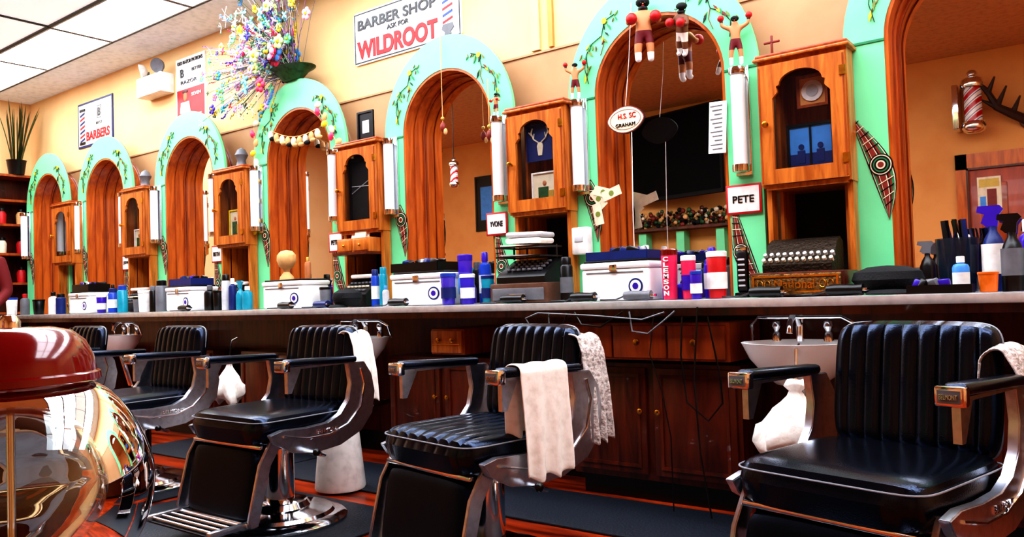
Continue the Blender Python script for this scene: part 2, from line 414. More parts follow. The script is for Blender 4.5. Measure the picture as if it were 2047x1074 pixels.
def f_deer(g,w,h):
    g.ext(-w/2,w/2,-.004,0,0,h,NAVY); cx,cz=0,h*.4
    g.prism([(-.012,cz-.05),(.012,cz-.05),(.02,cz),(.012,cz+.02),(-.012,cz+.02),(-.02,cz)],-.008,-.004,CREAM)
    for s in(-1,1):
        g.sweep([(s*.01,-.008,cz+.02),(s*.04,-.008,cz+.04),(s*.055,-.008,cz+.075),(s*.045,-.008,cz+.10)],.004,CREAM,6)
        g.sweep([(s*.04,-.008,cz+.04),(s*.035,-.008,cz+.07)],.003,CREAM,6); g.sweep([(s*.052,-.008,cz+.06),(s*.07,-.008,cz+.08)],.003,CREAM,6)
def f_card(g,w,h):
    g.ext(-w/2,w/2,-.004,0,0,h,CREAM).ext(-w*.25,w*.15,-.007,-.004,h*.15,h*.6,LEAF).sph((0,-.006,h*.7),(.012,.004,.014),SKIN,10).ext(w*.15,w*.35,-.007,-.004,h*.2,h*.5,GOLD)
pic('framed_picture','dark framed blue print inside the oak cabinet','picture',CX[0]+.01,-.22,1.47,.2,.2,BLACKP,f_blue)
pic('framed_picture','round white ornament print inside the oak cabinet','picture',CX[0]+.02,-.20,1.74,.13,.14,WOODR,lambda g,w,h:g.ext(-w/2,w/2,-.004,0,0,h,WALLO).cyl((0,-.01,h/2),(0,-.004,h/2),.045,WHITEM,seg=20).cyl((0,-.012,h/2),(0,-.01,h/2),.026,LTGREY,seg=16))
pic('framed_picture','navy plaque with white deer head inside cabinet','picture',CX[1],-.24,1.68,.17,.20,NAVY,f_deer,.004)
pic('photo_card','pale photo card of a figure propped in cabinet','photo',CX[1]+.02,-.24,1.42,.16,.2,WHITEM,f_card,.008)
pic('photo_card','yellow picture card propped inside oak cabinet','photo',CX[3],-.24,1.45,.14,.22,YEL,f_card,.01)
pic('photo_card','small pale card propped inside oak cabinet','photo',CX[4],-.24,1.45,.14,.18,WHITEM,f_card,.01)
pic('framed_picture','dark framed print filling the cabinet glass','picture',CX[2],-.24,1.43,.24,.45,BLACKP,lambda g,w,h:g.ext(-w/2,w/2,-.004,0,0,h,BLACKIN).sweep([(-w*.4,-.007,h*.5),(w*.4,-.007,h*.7)],.003,LTGREY,6).sweep([(-w*.4,-.007,h*.6),(w*.4,-.007,h*.58)],.003,LTGREY,6),.02)
# ------------------------------------------------------------ name cards
def card(label,txt,x,z,w,h):
    r=thing('name_card',label,'name card',(x,-.187,z),group='station name cards')
    B().ext(-w/2,w/2,-.006,0,-h/2,h/2,REDM,.002).obj('frame',r)
    g=B().ext(-w/2+.010,w/2-.010,-.0075,-.006,-h/2+.010,h/2-.010,WHITEM)
    g.text(txt,(0,-.009,0),w*.6,h*.24,BLACKP,bold=.01).obj('lettering_plate',r)
card('white name card with red border reading PETE','PETE',-1.345,1.375,.165,.135)
card('white name card with red border reading YVONE','YVONE',-2.775,1.375,.15,.13)
card('small name card with red border on arch pillar','PETER',-4.14,1.36,.14,.13)
card('small name card with red border on arch pillar','BETH',-5.52,1.36,.14,.13)
card('small name card with red border on arch pillar','JOHN',-6.90,1.36,.14,.13)
# ------------------------------------------------------------ barber chair
ch=thing('barber_chair','black leather barber chair with chrome arms and round base','chair',(-3.02,-1.50,0),0,group='black barber chairs')
B().lathe([(0,0.012),(.285,0.012),(.29,.022),(.275,.034),(.235,.042),(.225,.056),(.18,.066),(.13,.074),(.115,.097),(.08,.107),(0,.107)],(0,0,0),CHROME,48).obj('base_plate',ch)
B().lathe([(.062,.1),(.062,.31),(.078,.312),(.078,.34),(.1,.345),(.1,.37),(0,.37)],(0,0,0),CHROME,32).obj('pedestal',ch)
B().ext(-.20,.20,-.20,.2,.362,.42,BLACKL,.01).ext(-.23,.23,-.225,-.2,.30,.42,BLACKL,.006).obj('seat_frame',ch)
SM=T(0,-.04,.462)@RX(-pi/2)
B().pad(.53,.52,.062,BLACK,0,SM,8,1.35).obj('seat',ch)
def outline(w,h,M,n=48,p=.25):
    L=[]
    for k in range(n):
        a=2*pi*k/n; c,s=math.cos(a),math.sin(a)
        L.append(M@Vector((w/2*math.copysign(abs(c)**p,c),0,h/2*math.copysign(abs(s)**p,s))))
    return L
B().sweep(outline(.522,.51,T(0,-.04,.492)@RX(-pi/2)),.0025,PIPE,6,True).obj('seat_piping',ch)
MB=T(0,.245,.672)@RX(math.radians(-9))
B().pad(.475,.385,.052,BLACK,9,MB,7,.7).obj('backrest',ch)
B().sweep(outline(.465,.375,MB@T(0,.004,0)),.004,PIPE,6,True).obj('backrest_piping',ch)
B().ext(-.03,.03,.25,.262,.42,.56,CHROME,.003).box((0,.27,.44),(.3,.02,.05),CHROME,.004).obj('back_bracket',ch)
for s in(-1,1):
    x=s*.285
    P=[(.245,.70),(.288,.64),(.305,.56),(.287,.465),(.22,.395),(.1,.35),(-.03,.34),(-.14,.355),(-.235,.405),(-.262,.445),(-.2,.458),(-.08,.452),(.03,.457),(.10,.485),(.148,.54),(.165,.61),(.15,.70)]
    B().prism(P,x-.014,x+.014,STEEL,'X',.003).obj('side_panel',ch)
    B().sweep([(x+s*.016,y,z) for y,z in((-.2,.432),(-.08,.405),(.04,.405),(.14,.435),(.215,.5),(.24,.6),(.22,.67))],.005,CHROME,6).text('BELMONT',(x+s*.0155,.03,.425),.12,.018,CHROME,RZ(s*pi/2)).obj('panel_rib',ch)
    B().box((x,.01,.720),(.056,.37,.030),BLACK,.013,(math.radians(-2),0,0),3).box((x,.01,.703),(.036,.36,.010),STEEL).obj('armrest',ch)
    B().box((x,-.188,.712),(.068,.033,.048),CHROME,.006).box((x,-.206,.712),(.05,.004,.03),GREY).text('BELMONT',(x,-.2085,.712),.04,.012,CHROME).obj('ashtray_end',ch)
    B().prism([(-.17,.70),(-.10,.70),(-.13,.64),(-.15,.60),(-.17,.60)],x-.01,x+.01,STEEL,'X').obj('arm_bracket',ch)
    B().prism([(-.16,.425),(-.22,.44),(-.29,.33),(-.345,.12),(-.335,.09),(-.30,.09),(-.27,.2),(-.235,.32)],s*.256-.008,s*.256+.008,STEEL,'X',.003).obj('footrest_arm',ch)
B().pad(.47,.30,.03,BLACKL,0,T(0,-.275,.235)@RX(math.radians(-10)),9,.6).obj('leg_pad',ch)
B().box((0,-.262,.392),(.48,.02,.016),CHROME,.004).obj('upper_chrome_band',ch)
B().box((0,-.335,.10),(.50,.025,.02),CHROME,.004).obj('lower_chrome_band',ch)
g=B()
for k in range(4): g.cyl((-.22,-.35-.04*k,.10),(.22,-.35-.04*k,.10),.006,STEEL,seg=8)
for s in(-1,1): g.ext(s*.215,s*.24,-.50,-.30,.088,.112,STEEL,.005)
g.ext(-.22,.22,-.49,-.34,.086,.092,BLACKP)
g.obj('footrest',ch)
B().sweep([(.08,0,.33),(.2,.02,.32),(.33,-.02,.33),(.38,-.1,.36)],.009,CHROME,8).sph((.38,-.1,.36),.016,BLACKP,10).obj('pump_lever',ch)
rs=B().pad(.53,.52,.062,BLACK,9,SM,8,1.35).obj('seat'); ribmesh=rs.data; bpy.data.objects.remove(rs)
CH=[((-.55,-1.40,0),-14),((-1.86,-1.46,0),-11),((-4.28,-1.48,0),0),((-5.42,-1.48,0),2)]
for k,(loc,rz) in enumerate(CH):
    n=dup(ch,loc,math.radians(rz))
    if k==1:
        n['label']='black leather barber chair with ribbed seat and towels'
        for c_ in n.children:
            if c_.name.split('.')[0]=='seat': c_.data=ribmesh
# ------------------------------------------------------------ towels
def drape(name,label,M,path,length,mat,seed,amp=.012):
    random.seed(seed); t=bmesh.new(); k=16
    P=[Vector((p[0],0,p[1])) for p in path]
    R=[]
    for a,b2 in zip(P,P[1:]):
        m=max(1,int((b2-a).length/.02))
        for i in range(m): R.append(a.lerp(b2,i/m))
    R.append(P[-1]); ph=random.uniform(0,6)
    G=[]
    for i,p in enumerate(R):
        row=[]
        e=abs(i/len(R)-.5)*2
        for j in range(k+1):
            v=j/k-.5; w=length*(1-.12*e*math.sin(ph))
            off=amp*e*math.sin(j*1.1+ph+i*.06)
            row.append(t.verts.new((p.x+off*(1 if p.x>=0 else -1)+ (0.006*e if p.x>0 else -.006*e),v*w,p.z+.012*e*math.sin(j*.9+ph))))
        G.append(row)
    for i in range(len(G)-1):
        for j in range(k): t.faces.new((G[i][j],G[i][j+1],G[i+1][j+1],G[i+1][j]))
    g=B(); g._add(t,mat); o=g.obj(name,ang=3); o.matrix_world=M
    s=o.modifiers.new('thickness','SOLIDIFY'); s.thickness=.007; s.offset=1
    s=o.modifiers.new('smooth','SUBSURF'); s.levels=1; s.render_levels=1
    return tag(o,label,'towel')
def chairM(x,y,rz): return T(x,y,0)@RZ(math.radians(rz))
arm=[(-.040,.50),(-.042,.6),(-.039,.728),(-.027,.745),(0,.749),(.03,.745),(.042,.728),(.046,.6),(.05,.45),(.05,.37)]
drape('towel','long white cloth towel draped over the chair armrest',chairM(-1.86,-1.46,-11)@T(.285,-.005,0),arm,.22,CLOTH,1,.016)
def sidetowel(label,cx,cy,rz,mat,seed,ox=.24,d=.34,w=.15,top=.885,oy=.27):
    M=chairM(cx,cy,rz)@T(ox,oy,0)
    path=[(-.07,top-.125),(-.06,top-.025),(-.03,top),(.01,top-.005),(.04,top-.065),(.06,top-.185),(.065,top-.025-d)]
    return drape('towel',label,M,path,w,mat,seed,.018)
sidetowel('nubby grey white towel hung over the chair back',-1.86,-1.46,-11,TERRY,3,.235,.36,.12,.825,.29)
sidetowel('nubby grey white towel hung over the chair back',-.55,-1.40,-14,TERRY,5,.245,.34,.16,.80,.29)
sidetowel('crumpled white towel hung over the chair back',-3.02,-1.50,0,CLOTH,7,.215,.30,.12,.835,.28)
# ------------------------------------------------------------ base cabinets, drawers, sinks
bc=thing('base_cabinet','dark red wood base cabinet with two panel doors','cabinet',(-1.74,0,0),group='base cabinets under the counter')
B().ext(-.43,.43,-.40,-.126,.10,.64,WOODD,.004).ext(-.40,.40,-.36,-.126,0,.10,BLACKP).obj('body',bc)
for s in(-1,1):
    dd=B().ext(s*.02,s*.41,-.418,-.401,.13,.62,WOODD,.003).ring([(s*.05,.16),(s*.38,.16),(s*.38,.59),(s*.05,.59)],[(s*.065,.175),(s*.365,.175),(s*.365,.575),(s*.065,.575)],-.424,-.418,WOODD,True).obj('door',bc)
    B().lathe([(.006,0),(.005,.012),(.013,.02),(0,.028)],(s*.045,-.418,.42),BRASS,12,RX(pi/2)).obj('knob',dd)
for x in(-.34,-3.02,-4.5,-5.7,-7.4): dup(bc,(x,0,0))
dr=thing('drawer_unit','orange wood drawer unit with round brass knobs','drawers',(-1.74,0,.66))
B().ext(-.42,.42,-.48,-.126,0,.17,WOODR,.004).obj('body',dr)
for k in range(3):
    dd=B().ext(-.41+k*.275,-.145+k*.275,-.498,-.481,.012,.158,WOODR,.004).obj('drawer',dr)
    B().lathe([(.007,0),(.006,.01),(.017,.018),(.015,.026),(0,.03)],(-.278+k*.275,-.498,.085),BRASS,16,RX(pi/2)).obj('knob',dd)
dr2=thing('drawer_unit','small orange wood drawer box with brass trim','drawers',(-2.93,0,.66))
B().ext(-.12,.12,-.46,-.126,0,.14,WOODR,.004).obj('body',dr2)
dd=B().ext(-.11,.11,-.475,-.461,.01,.13,WOOD2,.003).ext(-.10,.10,-.479,-.475,.055,.06,BRASS).obj('drawer',dr2)
for s in(-1,1): B().lathe([(.006,0),(.012,.014),(0,.02)],(s*.05,-.475,.08),BRASS,12,RX(pi/2)).obj('knob',dd)
sk=thing('wash_basin','white oval wash basin with chrome faucet under counter','sink',(-1.02,-.53,-.012),group='white wash basins')
B().lathe([(0,.60),(.09,.60),(.13,.63),(.19,.70),(.215,.752),(.222,.765),(.205,.765),(.185,.74),(.13,.66),(.07,.63),(0,.628)],(0,0,0),WHITE,40,None,1,.85).obj('basin',sk)
B().cyl((0,.12,.36),(0,.05,.60),.03,CHROME).cyl((0,.12,.36),(0,.41,.36),.02,CHROME).obj('drain_pipe',sk)
B().cyl((-.03,.12,.76),(-.03,.12,.83),.016,CHROME).sweep([(-.03,.12,.82),(-.03,.09,.862),(-.03,.04,.868),(-.03,0,.835),(-.03,-.01,.80)],.013,CHROME,10).sph((-.03,.12,.85),.022,CHROME,12).obj('faucet',sk)
for s in(-.13,.08): B().lathe([(.02,.76),(.018,.79),(.01,.80),(.022,.82),(.018,.84),(0,.845)],(s,.13,0),CHROME,16).obj('tap_handle',sk)
B().sweep([(-.22,.1,.76),(-.215,.08,.83),(-.18,.06,.86),(.15,.06,.86),(.2,.08,.83),(.21,.1,.76)],.007,CHROME,8).obj('splash_rail',sk)
for x in(-3.60,-6.42): dup(sk,(x,-.53,-.012))
wb=thing('gathered_towel','white towel gathered at top and hanging in folds','towel',(-.97,-.74,0),group='white hanging towels')
g=B(); t=bmesh.new(); rows=[]; random.seed(77)
for z,r in((.36,.105),(.385,.125),(.43,.118),(.47,.10),(.51,.078),(.545,.05),(.57,.03),(.59,.022),(.61,.04),(.63,.03)):
    q=min(1,r/.1); ph=random.uniform(-.5,.5)
    rows.append([t.verts.new(((r*(1+.20*q*math.sin(5*a+z*14+ph)+.12*math.sin(11*a+z*30)))*math.cos(a)-.10*(.6-z)*0.6,(r*.55*(1+.22*q*math.sin(5*a+z*14)))*math.sin(a),z+.03*q*math.sin(3*a+ph)*(1 if z<.44 else .3))) for a in [2*pi*k/64 for k in range(64)]])
for a,b2 in zip(rows,rows[1:]):
    for k in range(64): t.faces.new((a[k],a[(k+1)%64],b2[(k+1)%64],b2[k]))
t.faces.new(rows[0][::-1]); t.faces.new(rows[-1])
g._add(t,CLOTH); g.obj('cloth',wb,ang=3)
B().sweep([(0,0,.625),(0,.01,.68),(0,.02,.74),(0,.06,.755)],.005,CHROME,6).obj('hook',wb)
for x in(-4.55,-6.42): dup(wb,(x,-.74,0))
r=thing('waste_bin','plain white tapered plastic waste bin','bin',(-3.24,-.97,.012))
B().lathe([(0,0),(.125,0),(.13,.01),(.10,.31),(.107,.32),(.095,.322),(.09,.31),(0,.305)],(0,0,0),WHITEM,32).obj('bin_body',r)
for i,x in enumerate((-.5,-1.83,-3.16,-4.5,-5.9)):
    o=B().box((0,0,.006),(1.26,1.1,.012),MAT,.005).obj('floor_mat',loc=(x,-1.68,0)); tag(o,'black rubber anti fatigue mat under the chair','mat','rubber floor mats')
for i,x in enumerate((-.4,-1.83,-3.26,-4.7)):
    o=B().box((0,0,.006),(1.42,.5,.012),MAT,.005).obj('floor_mat',loc=(x,-.69,0)); tag(o,'black rubber runner mat below the counter','mat','rubber floor mats')
def cord(pts,label,mat=BLACKP,r=.004):
    o=B().sweep(pts,r,mat,6).obj('power_cord'); tag(o,label,'cord')
cord([(-1.47,-.615,.86),(-1.48,-.62,.7),(-1.47,-.60,.5),(-1.40,-.55,.42),(-1.33,-.56,.5),(-1.32,-.6,.62),(-1.36,-.61,.86)],'looped black power cord hanging below the counter')
cord([(-1.40,-.615,.9),(-1.42,-.63,.6),(-1.41,-.62,.3),(-1.38,-.6,.03)],'black power cord hanging to the floor')
cord([(-2.25,-.61,.8),(-2.28,-.62,.86),(-2.2,-.63,.885),(-1.9,-.63,.87),(-1.65,-.63,.85),(-1.55,-.62,.88)],'grey coiled cable running under the counter edge',GREY)
cord([(-2.0,-.62,.885),(-1.95,-.645,.83),(-1.85,-.645,.82),(-1.75,-.62,.885)],'black cable loop under the counter edge')
cord([(-1.72,-.615,.885),(-1.70,-.63,.80),(-1.62,-.64,.79),(-1.55,-.64,.84),(-1.50,-.62,.885)],'grey cable loop under the counter edge',GREY)
cord([(-1.60,-.615,.885),(-1.62,-.63,.7),(-1.57,-.63,.55),(-1.55,-.60,.35),(-1.56,-.58,.03)],'thin black cord trailing down the cabinet doors',BLACKP,.003)
cord([(-2.15,-.615,.885),(-2.13,-.64,.80),(-2.08,-.64,.78),(-2.04,-.62,.885)],'small black cord loop under the counter edge')
# ------------------------------------------------------------ wall items
sg=thing('shop_sign','white enamel barber sign with red and black lettering','sign',(-3.625,0,2.57))
B().prism([(-.485+.02,0),(.485-.02,0),(.485,.02),(.485,.34),(.465,.36),(-.465,.36),(-.485,.34),(-.485,.02)],-.012,0,WHITE).obj('panel',sg)
O=[(-.475,.01),(.475,.01),(.475,.35),(-.475,.35)]; I=[(-.468,.017),(.468,.017),(.468,.343),(-.468,.343)]
g=B().ring(O,I,-.0145,-.012,BLACKP,True)
g.text('BARBER SHOP',(-.08,-.015,.268),.72,.070,BLACKP,bold=.025).text('ASK FOR',(-.06,-.015,.20),.2,.032,BLACKP,bold=.015).text('WILDROOT',(-.08,-.015,.095),.74,.125,REDM,bold=.04)
g.obj('lettering',sg)
g=B().prism([(.335,.10),(.415,.10),(.415,.27),(.335,.27)],-.0155,-.012,WHITEM)
for k in range(4):
    z=.102+k*.042; g.prism([(.335,z),(.415,z+.022),(.415,z+.038),(.335,z+.016)],-.017,-.012,REDM if k%2==0 else BLUEM)
g.prism([(.345,.03),(.405,.03),(.40,.05),(.425,.07),(.415,.10),(.335,.10),(.325,.07),(.35,.05)],-.017,-.012,GREY).prism([(.335,.27),(.415,.27),(.425,.30),(.325,.30)],-.017,-.012,GREY).cyl((.375,-.017,.318),(.375,-.012,.318),.024,LTGREY,seg=20)
g.obj('pole_picture',sg)
ps=thing('wall_poster','blue bordered barbers poster with striped pole','poster',(-7.81,0,2.55))
B().ext(-.345,.345,-.01,0,0,.44,NAVY).ext(-.325,.325,-.012,-.01,.02,.42,WHITEM).obj('sheet',ps)
g=B().text('BARBERS',(.06,-.013,.10),.46,.09,REDM,bold=.03).text('B',(.09,-.013,.31),.05,.08,BLACKP,bold=.02).ring([(.05,.25),(.13,.25),(.13,.37),(.05,.37)],[(.055,.255),(.125,.255),(.125,.365),(.055,.365)],-.014,-.012,BLACKP,True).text('BEST',(.09,-.013,.205),.12,.025,BLACKP)
g.ext(-.29,-.20,-.014,-.012,.05,.36,WHITE)
for k in range(7): g.prism([(-.29,.05+k*.042),(-.20,.075+k*.042),(-.20,.095+k*.042),(-.29,.07+k*.042)],-.016,-.012,REDM if k%2 else NAVY)
g.ext(-.30,-.19,-.017,-.012,.03,.055,BLACKP).ext(-.30,-.19,-.017,-.012,.355,.38,BLACKP)
g.obj('printing',ps)
ps=thing('wall_poster','white and red shaving poster with portrait panel','poster',(-6.14,0,2.5))
B().ext(-.22,.22,-.01,0,0,.57,WHITEM).ext(-.205,.205,-.012,-.01,.015,.30,REDM).obj('sheet',ps)
g=B().text('OLD RAZOR PATRONS',(0,-.013,.53),.38,.03,BLACKP).text('BETTER',(.1,-.013,.45),.14,.025,BLACKP).text('B',(-.12,-.013,.44),.05,.07,BLACKP,bold=.02).text('SEVEN',(.09,-.014,.24),.14,.028,WHITEM,bold=.01).text('OLD SPICE',(.04,-.014,.06),.26,.025,WHITEM).text('RAZOR',(-.02,-.013,.36),.24,.03,BLACKP)
g.sph((-.08,-.012,.24),(.03,.004,.04),SKIN,14).prism([(-.16,.1),(.0,.1),(-.02,.19),(-.14,.19)],-.016,-.012,WHITEM).ext(-.115,-.045,-.017,-.012,.27,.285,BLACKP)
g.obj('printing',ps)
em=thing('emergency_light','white twin head emergency light on the wall','emergency light',(-6.6,0,2.8))
B().ext(-.2,.2,-.13,0,0,.17,WHITEM,.01).ext(-.15,.15,-.132,-.13,.02,.04,LTGREY).obj('housing',em)
for s in(-1,1):
    h=B().lathe([(.02,0),(.05,.02),(.062,.055),(.058,.06),(0,.05)],(s*.11+.03,-.09,.235),WHITEM if s<0 else GREY,24,RZ(s*.5)@RX(math.radians(105))).cyl((s*.11+.03,-.08,.17),(s*.11+.03,-.08,.22),.01,GREY).obj('lamp_head',em)
# ------------------------------------------------------------ flower arrangement
fa=thing('flower_arrangement','wild multicoloured artificial flower spray in a basket','flowers',(-4.58,-.17,2.53))
B().lathe([(0,0),(.08,0),(.14,.05),(.18,.08),(.21,.085),(.17,.07),(.12,.04),(0,.025)],(0,0,0),LEAF,24,None,1,.6).obj('basket',fa)
random.seed(11)
LIL=mk('lilac','b87ce0',.5)
cols=[PINK,SKY,PURP,YEL,WHITEM,WHITEM,GREEN,GREEN,LEAF,TEAL,LIL,LIL,mk('pale_pink','f4a0c8',.5),mk('pale_cyan','80dcf4',.5),mk('lilac_light','d4b0f0',.5),mk('pale_lime','c4e890',.5)]
st=B(); fl=B()
for i in range(380):
    a=random.gauss(math.radians(120),.52); L=random.uniform(.08,.76)
    dx=math.cos(a)*L; dz=abs(math.sin(a))*L
    if random.random()<.36:
        dx=-random.uniform(.12,.82); dz=random.uniform(-.25,.32)
    dz=min(dz,.62); dy=random.uniform(-.24,.03)
    p0=Vector((random.uniform(-.12,.06),random.uniform(-.04,.04),.05)); p2=Vector((dx,dy,dz+.05)); p1=p0.lerp(p2,.5)+Vector((0,0,.07))
    mt=random.choice([LEAF,LEAF,GREY,WHITEM,LIL])
    st.sweep([p0,p1,p2],.0016,mt,4)
    far=p2.length/.8
    c=random.choice(cols); s=random.uniform(.020,.036)*(1.2-.6*far)
    if i%4==0:
        for k in range(5): 
            b2=2*pi*k/5; fl.sph(p2+Vector((math.cos(b2)*s,0,math.sin(b2)*s)),(s*.7,s*.3,s*.7),c,6)
        fl.sph(p2+Vector((0,-s*.3,0)),s*.4,YEL,6)
    elif i%4==1:
        for k in range(7): fl.sph(p2-(p2-p1).normalized()*k*.014+Vector((random.uniform(-.006,.006),0,random.uniform(-.006,.006))),s*.3,c,5)
    elif i%4==2:
        for k in range(5):
            b2=random.uniform(0,2*pi); e=p2+Vector((math.cos(b2),0,math.sin(b2)))*.05; st.sweep([p2,e],.0012,WHITEM,4); fl.sph(e,s*.22,c,5)
    else:
        for k in range(4):
            b2=2*pi*k/4+i; fl.sph(p2+Vector((math.cos(b2)*s*.6,0,math.sin(b2)*s*.6)),(s*.75,s*.25,s*.35),c,6,(0,-b2,0))
o=st.obj('stems',fa); o['kind']='stuff'; o=fl.obj('blossoms',fa); o['kind']='stuff'
# bookcase + plant
sh=thing('bookcase','tall dark wood bookcase in the corner','shelf',(-9.12,-.52,0))
g=B()
for y in(-.48,0,.48): g.ext(-.14,.14,y-.015,y+.015,0,2.36,WOODR)
for z in(.02,.5,.95,1.25,1.55,1.85,2.1,2.36): g.ext(-.14,.14,-.495,.495,z-.012,z+.012,WOODR)
g.ext(-.145,-.13,-.495,.495,0,2.36,WOODD); g.obj('frame',sh)
random.seed(8)
for z in(1.263,1.563,1.863):
    for y in(-.3,-.12,.15,.33):
        c1=random.choice([CREAM,REDM,BLUEM,TERRA,LTGREY])
        t=thing('jar','small jar on the corner bookcase shelf','jar',(-9.06,-.52+y,z),group='jars on the bookcase')
        B().lathe([(0,0),(.04,0),(.045,.1),(.03,.13),(0,.13)],(0,0,0),c1,14).obj('jar_body',t); B().lathe([(.032,.13),(.032,.16),(0,.165)],(0,0,0),BLACKP,14).obj('lid',t)
pl=thing('snake_plant','tall snake plant in a dark pot on bookcase','plant',(-9.02,-.24,2.373))
B().lathe([(0,0),(.07,0),(.09,.14),(.095,.15),(.08,.15),(.075,.12),(0,.12)],(0,0,0),BLACKP,24).obj('pot',pl)
g=B(); random.seed(3)
for i in range(24):
    a=random.uniform(-1.9,1.9) if i%2 else random.uniform(0,2*pi); lean=random.uniform(.03,.38); L=random.uniform(.4,.66); w=random.uniform(.016,.026)
    if math.cos(a)<0: lean*=.3
    b0=Vector((.04*math.cos(a),.04*math.sin(a),.12)); d=Vector((math.cos(a)*lean,math.sin(a)*lean*.5,1)).normalized()
    n=d.cross(Vector((.6,.8,0))).normalized()
    t=bmesh.new(); A=[];C=[]
    for k in range(7):
        u=k/6; p=b0+d*L*u+Vector((math.cos(a),math.sin(a)*.5,0))*lean*.3*u*u; ww=w*(1-.2*u)*(1 if k<6 else .05)
        A.append(t.verts.new(p+n*ww)); C.append(t.verts.new(p-n*ww))
    for k in range(6): t.faces.new((A[k],A[k+1],C[k+1],C[k]))
    g._add(t,LEAF)
o=g.obj('leaves',pl)
# ------------------------------------------------------------ small goods
def bottle(x,y,z,h,r,col,cap,label,name='bottle',cat='bottle',style=0,band=None,group=None):
    t=thing(name,label,cat,(x,y,z),group=group)
    if style==0: B().lathe([(0,0),(r*.95,0),(r,.006),(r,h*.68),(r*.85,h*.76),(r*.4,h*.8),(r*.4,h*.84),(0,h*.84)],(0,0,0),col,20).obj('bottle_body',t); B().lathe([(r*.5,h*.82),(r*.5,h*.98),(r*.4,h),(0,h)],(0,0,0),cap,16).obj('cap',t)
    elif style==1: B().lathe([(0,0),(r,0),(r,h*.78),(r*.8,h*.83),(0,h*.83)],(0,0,0),col,20).obj('can_body',t); B().lathe([(r*.82,h*.82),(r*.8,h*.98),(r*.7,h),(0,h)],(0,0,0),cap,20).obj('cap',t)
    elif style==2:
        B().lathe([(0,0),(r,0),(r,h*.5),(r*.7,h*.62),(r*.35,h*.7),(r*.35,h*.76),(0,h*.76)],(0,0,0),col,20).obj('bottle_body',t)
        B().prism([(-r*.5,h*.75),(r*.4,h*.75),(r*.5,h*.88),(r*.9,h*.95),(r*.6,h),(-r*1.1,h),(-r*1.2,h*.93),(-r*.6,h*.9),(-r*.9,h*.8),(-r*.7,h*.78)],-r*.25,r*.25,cap).obj('spray_trigger',t)
    elif style==3: B().lathe([(0,0),(r*.8,0),(r*.85,.005),(r,h*.9),(r*.96,h*.92),(0,h*.92)],(0,0,0),col,24).obj('jar_body',t); B().lathe([(r*1.04,h*.88),(r*1.05,h*.98),(r*.9,h),(0,h)],(0,0,0),cap,24).obj('lid',t)
    if band: B().lathe([(r*1.01,h*.2),(r*1.01,h*.55)],(0,0,0),band,20).obj('label_band',t)
    return t
CT=.932
sb=thing('storage_box','white enamel tool box with black lid and latch','box',(-1.86,-.38,CT),group='white station tool boxes')
B().box((0,0,.075),(.36,.22,.15),WHITE,.015,seg=3).obj('box_body',sb)
B().box((0,0,.163),(.37,.23,.03),WHITE,.01).box((0,0,.182),(.34,.20,.014),BLACKP,.004).obj('lid',sb)
B().box((0,-.117,.15),(.04,.012,.035),CHROME,.003).obj('latch',sb)
B().cyl((.11,-.113,.065),(.11,-.109,.065),.036,NAVY,seg=28).cyl((.11,-.1145,.065),(.11,-.113,.065),.028,WHITEM,seg=28).cyl((.11,-.1155,.065),(.11,-.1145,.065),.015,PURP,seg=16).obj('round_emblem',sb)
B().ext(-.15,.15,-.113,-.110,.128,.133,GREY).obj('seam_line',sb)
for x,s in((-3.12,1.15),(-4.33,1.15),(-5.57,.95),(-7.15,1.0)): dup(sb,(x,-.38,CT),0,None,(s,1,1))
BZ=CT+.19
def tray(x,y,z,w,dp,h,col,label,cols_=None,n=7):
    t=thing('tray',label,'tray',(x,y,z)); g=B().box((0,0,.004),(w,dp,.008),col)
    for s in(-1,1): g.box((s*w/2,0,h/2),(.006,dp,h),col).box((0,s*dp/2,h/2),(w,.006,h),col)
    g.obj('tray_body',t)
    random.seed(int(abs(x)*100)&255)
    for i in range(n):
        B().box((random.uniform(-w*.38,w*.38),random.uniform(-dp*.3,dp*.3),h*.6+.014),(random.uniform(.03,.06),random.uniform(.02,.04),h*.8+.01),random.choice(cols_ or [BLACKP,GREY,PURP,BLACKP]),.006,(random.uniform(-.3,.3),random.uniform(-.4,.4),random.uniform(0,3))).obj('clipper_guard',t)
tray(-1.59,-.32,CT,.12,.2,.05,PURP,'purple tray of clipper guards beside the tool box')
tray(-1.86,-.38,BZ,.32,.18,.04,NAVY,'blue tray of clippers on the tool box lid',[BLACKP,NAVY,GREY,PURP,BLACKP,LTGREY],13)
tray(-3.16,-.38,BZ,.36,.18,.05,BLACKP,'black tray of clippers on the tool box lid',[BLACKP,NAVY,GREY,BLACKP,LTGREY],14)
tray(-5.57,-.38,BZ,.3,.18,.05,NAVY,'blue tray of combs on the tool box lid',[BLACKP,NAVY,PURP,BLACKP],10)
tray(-7.15,-.38,BZ,.3,.18,.06,BLACKP,'black tray of tools on the tool box lid',[BLACKP,NAVY,PURP,WHITEM],10)
def clipper(x,y,z,rz,c,label):
    t=thing('hair_clipper',label,'clipper',(x,y,z),rz,group='hair clippers lying on the counter')
    B().lathe([(0,0),(.018,.004),(.022,.04),(.019,.11),(.022,.135),(0,.14)],(0,0,.022),c,16,RX(pi/2)).obj('clipper_body',t)
    B().box((0,-.145,.022),(.04,.016,.012),CHROME,.002).obj('blade',t)
    B().sweep([(0,0,.02),(.01,.04,.008),(.03,.06,.006),(.02,.09,.006),(-.02,.11,.006)],.0035,BLACKP,6).obj('cord',t)
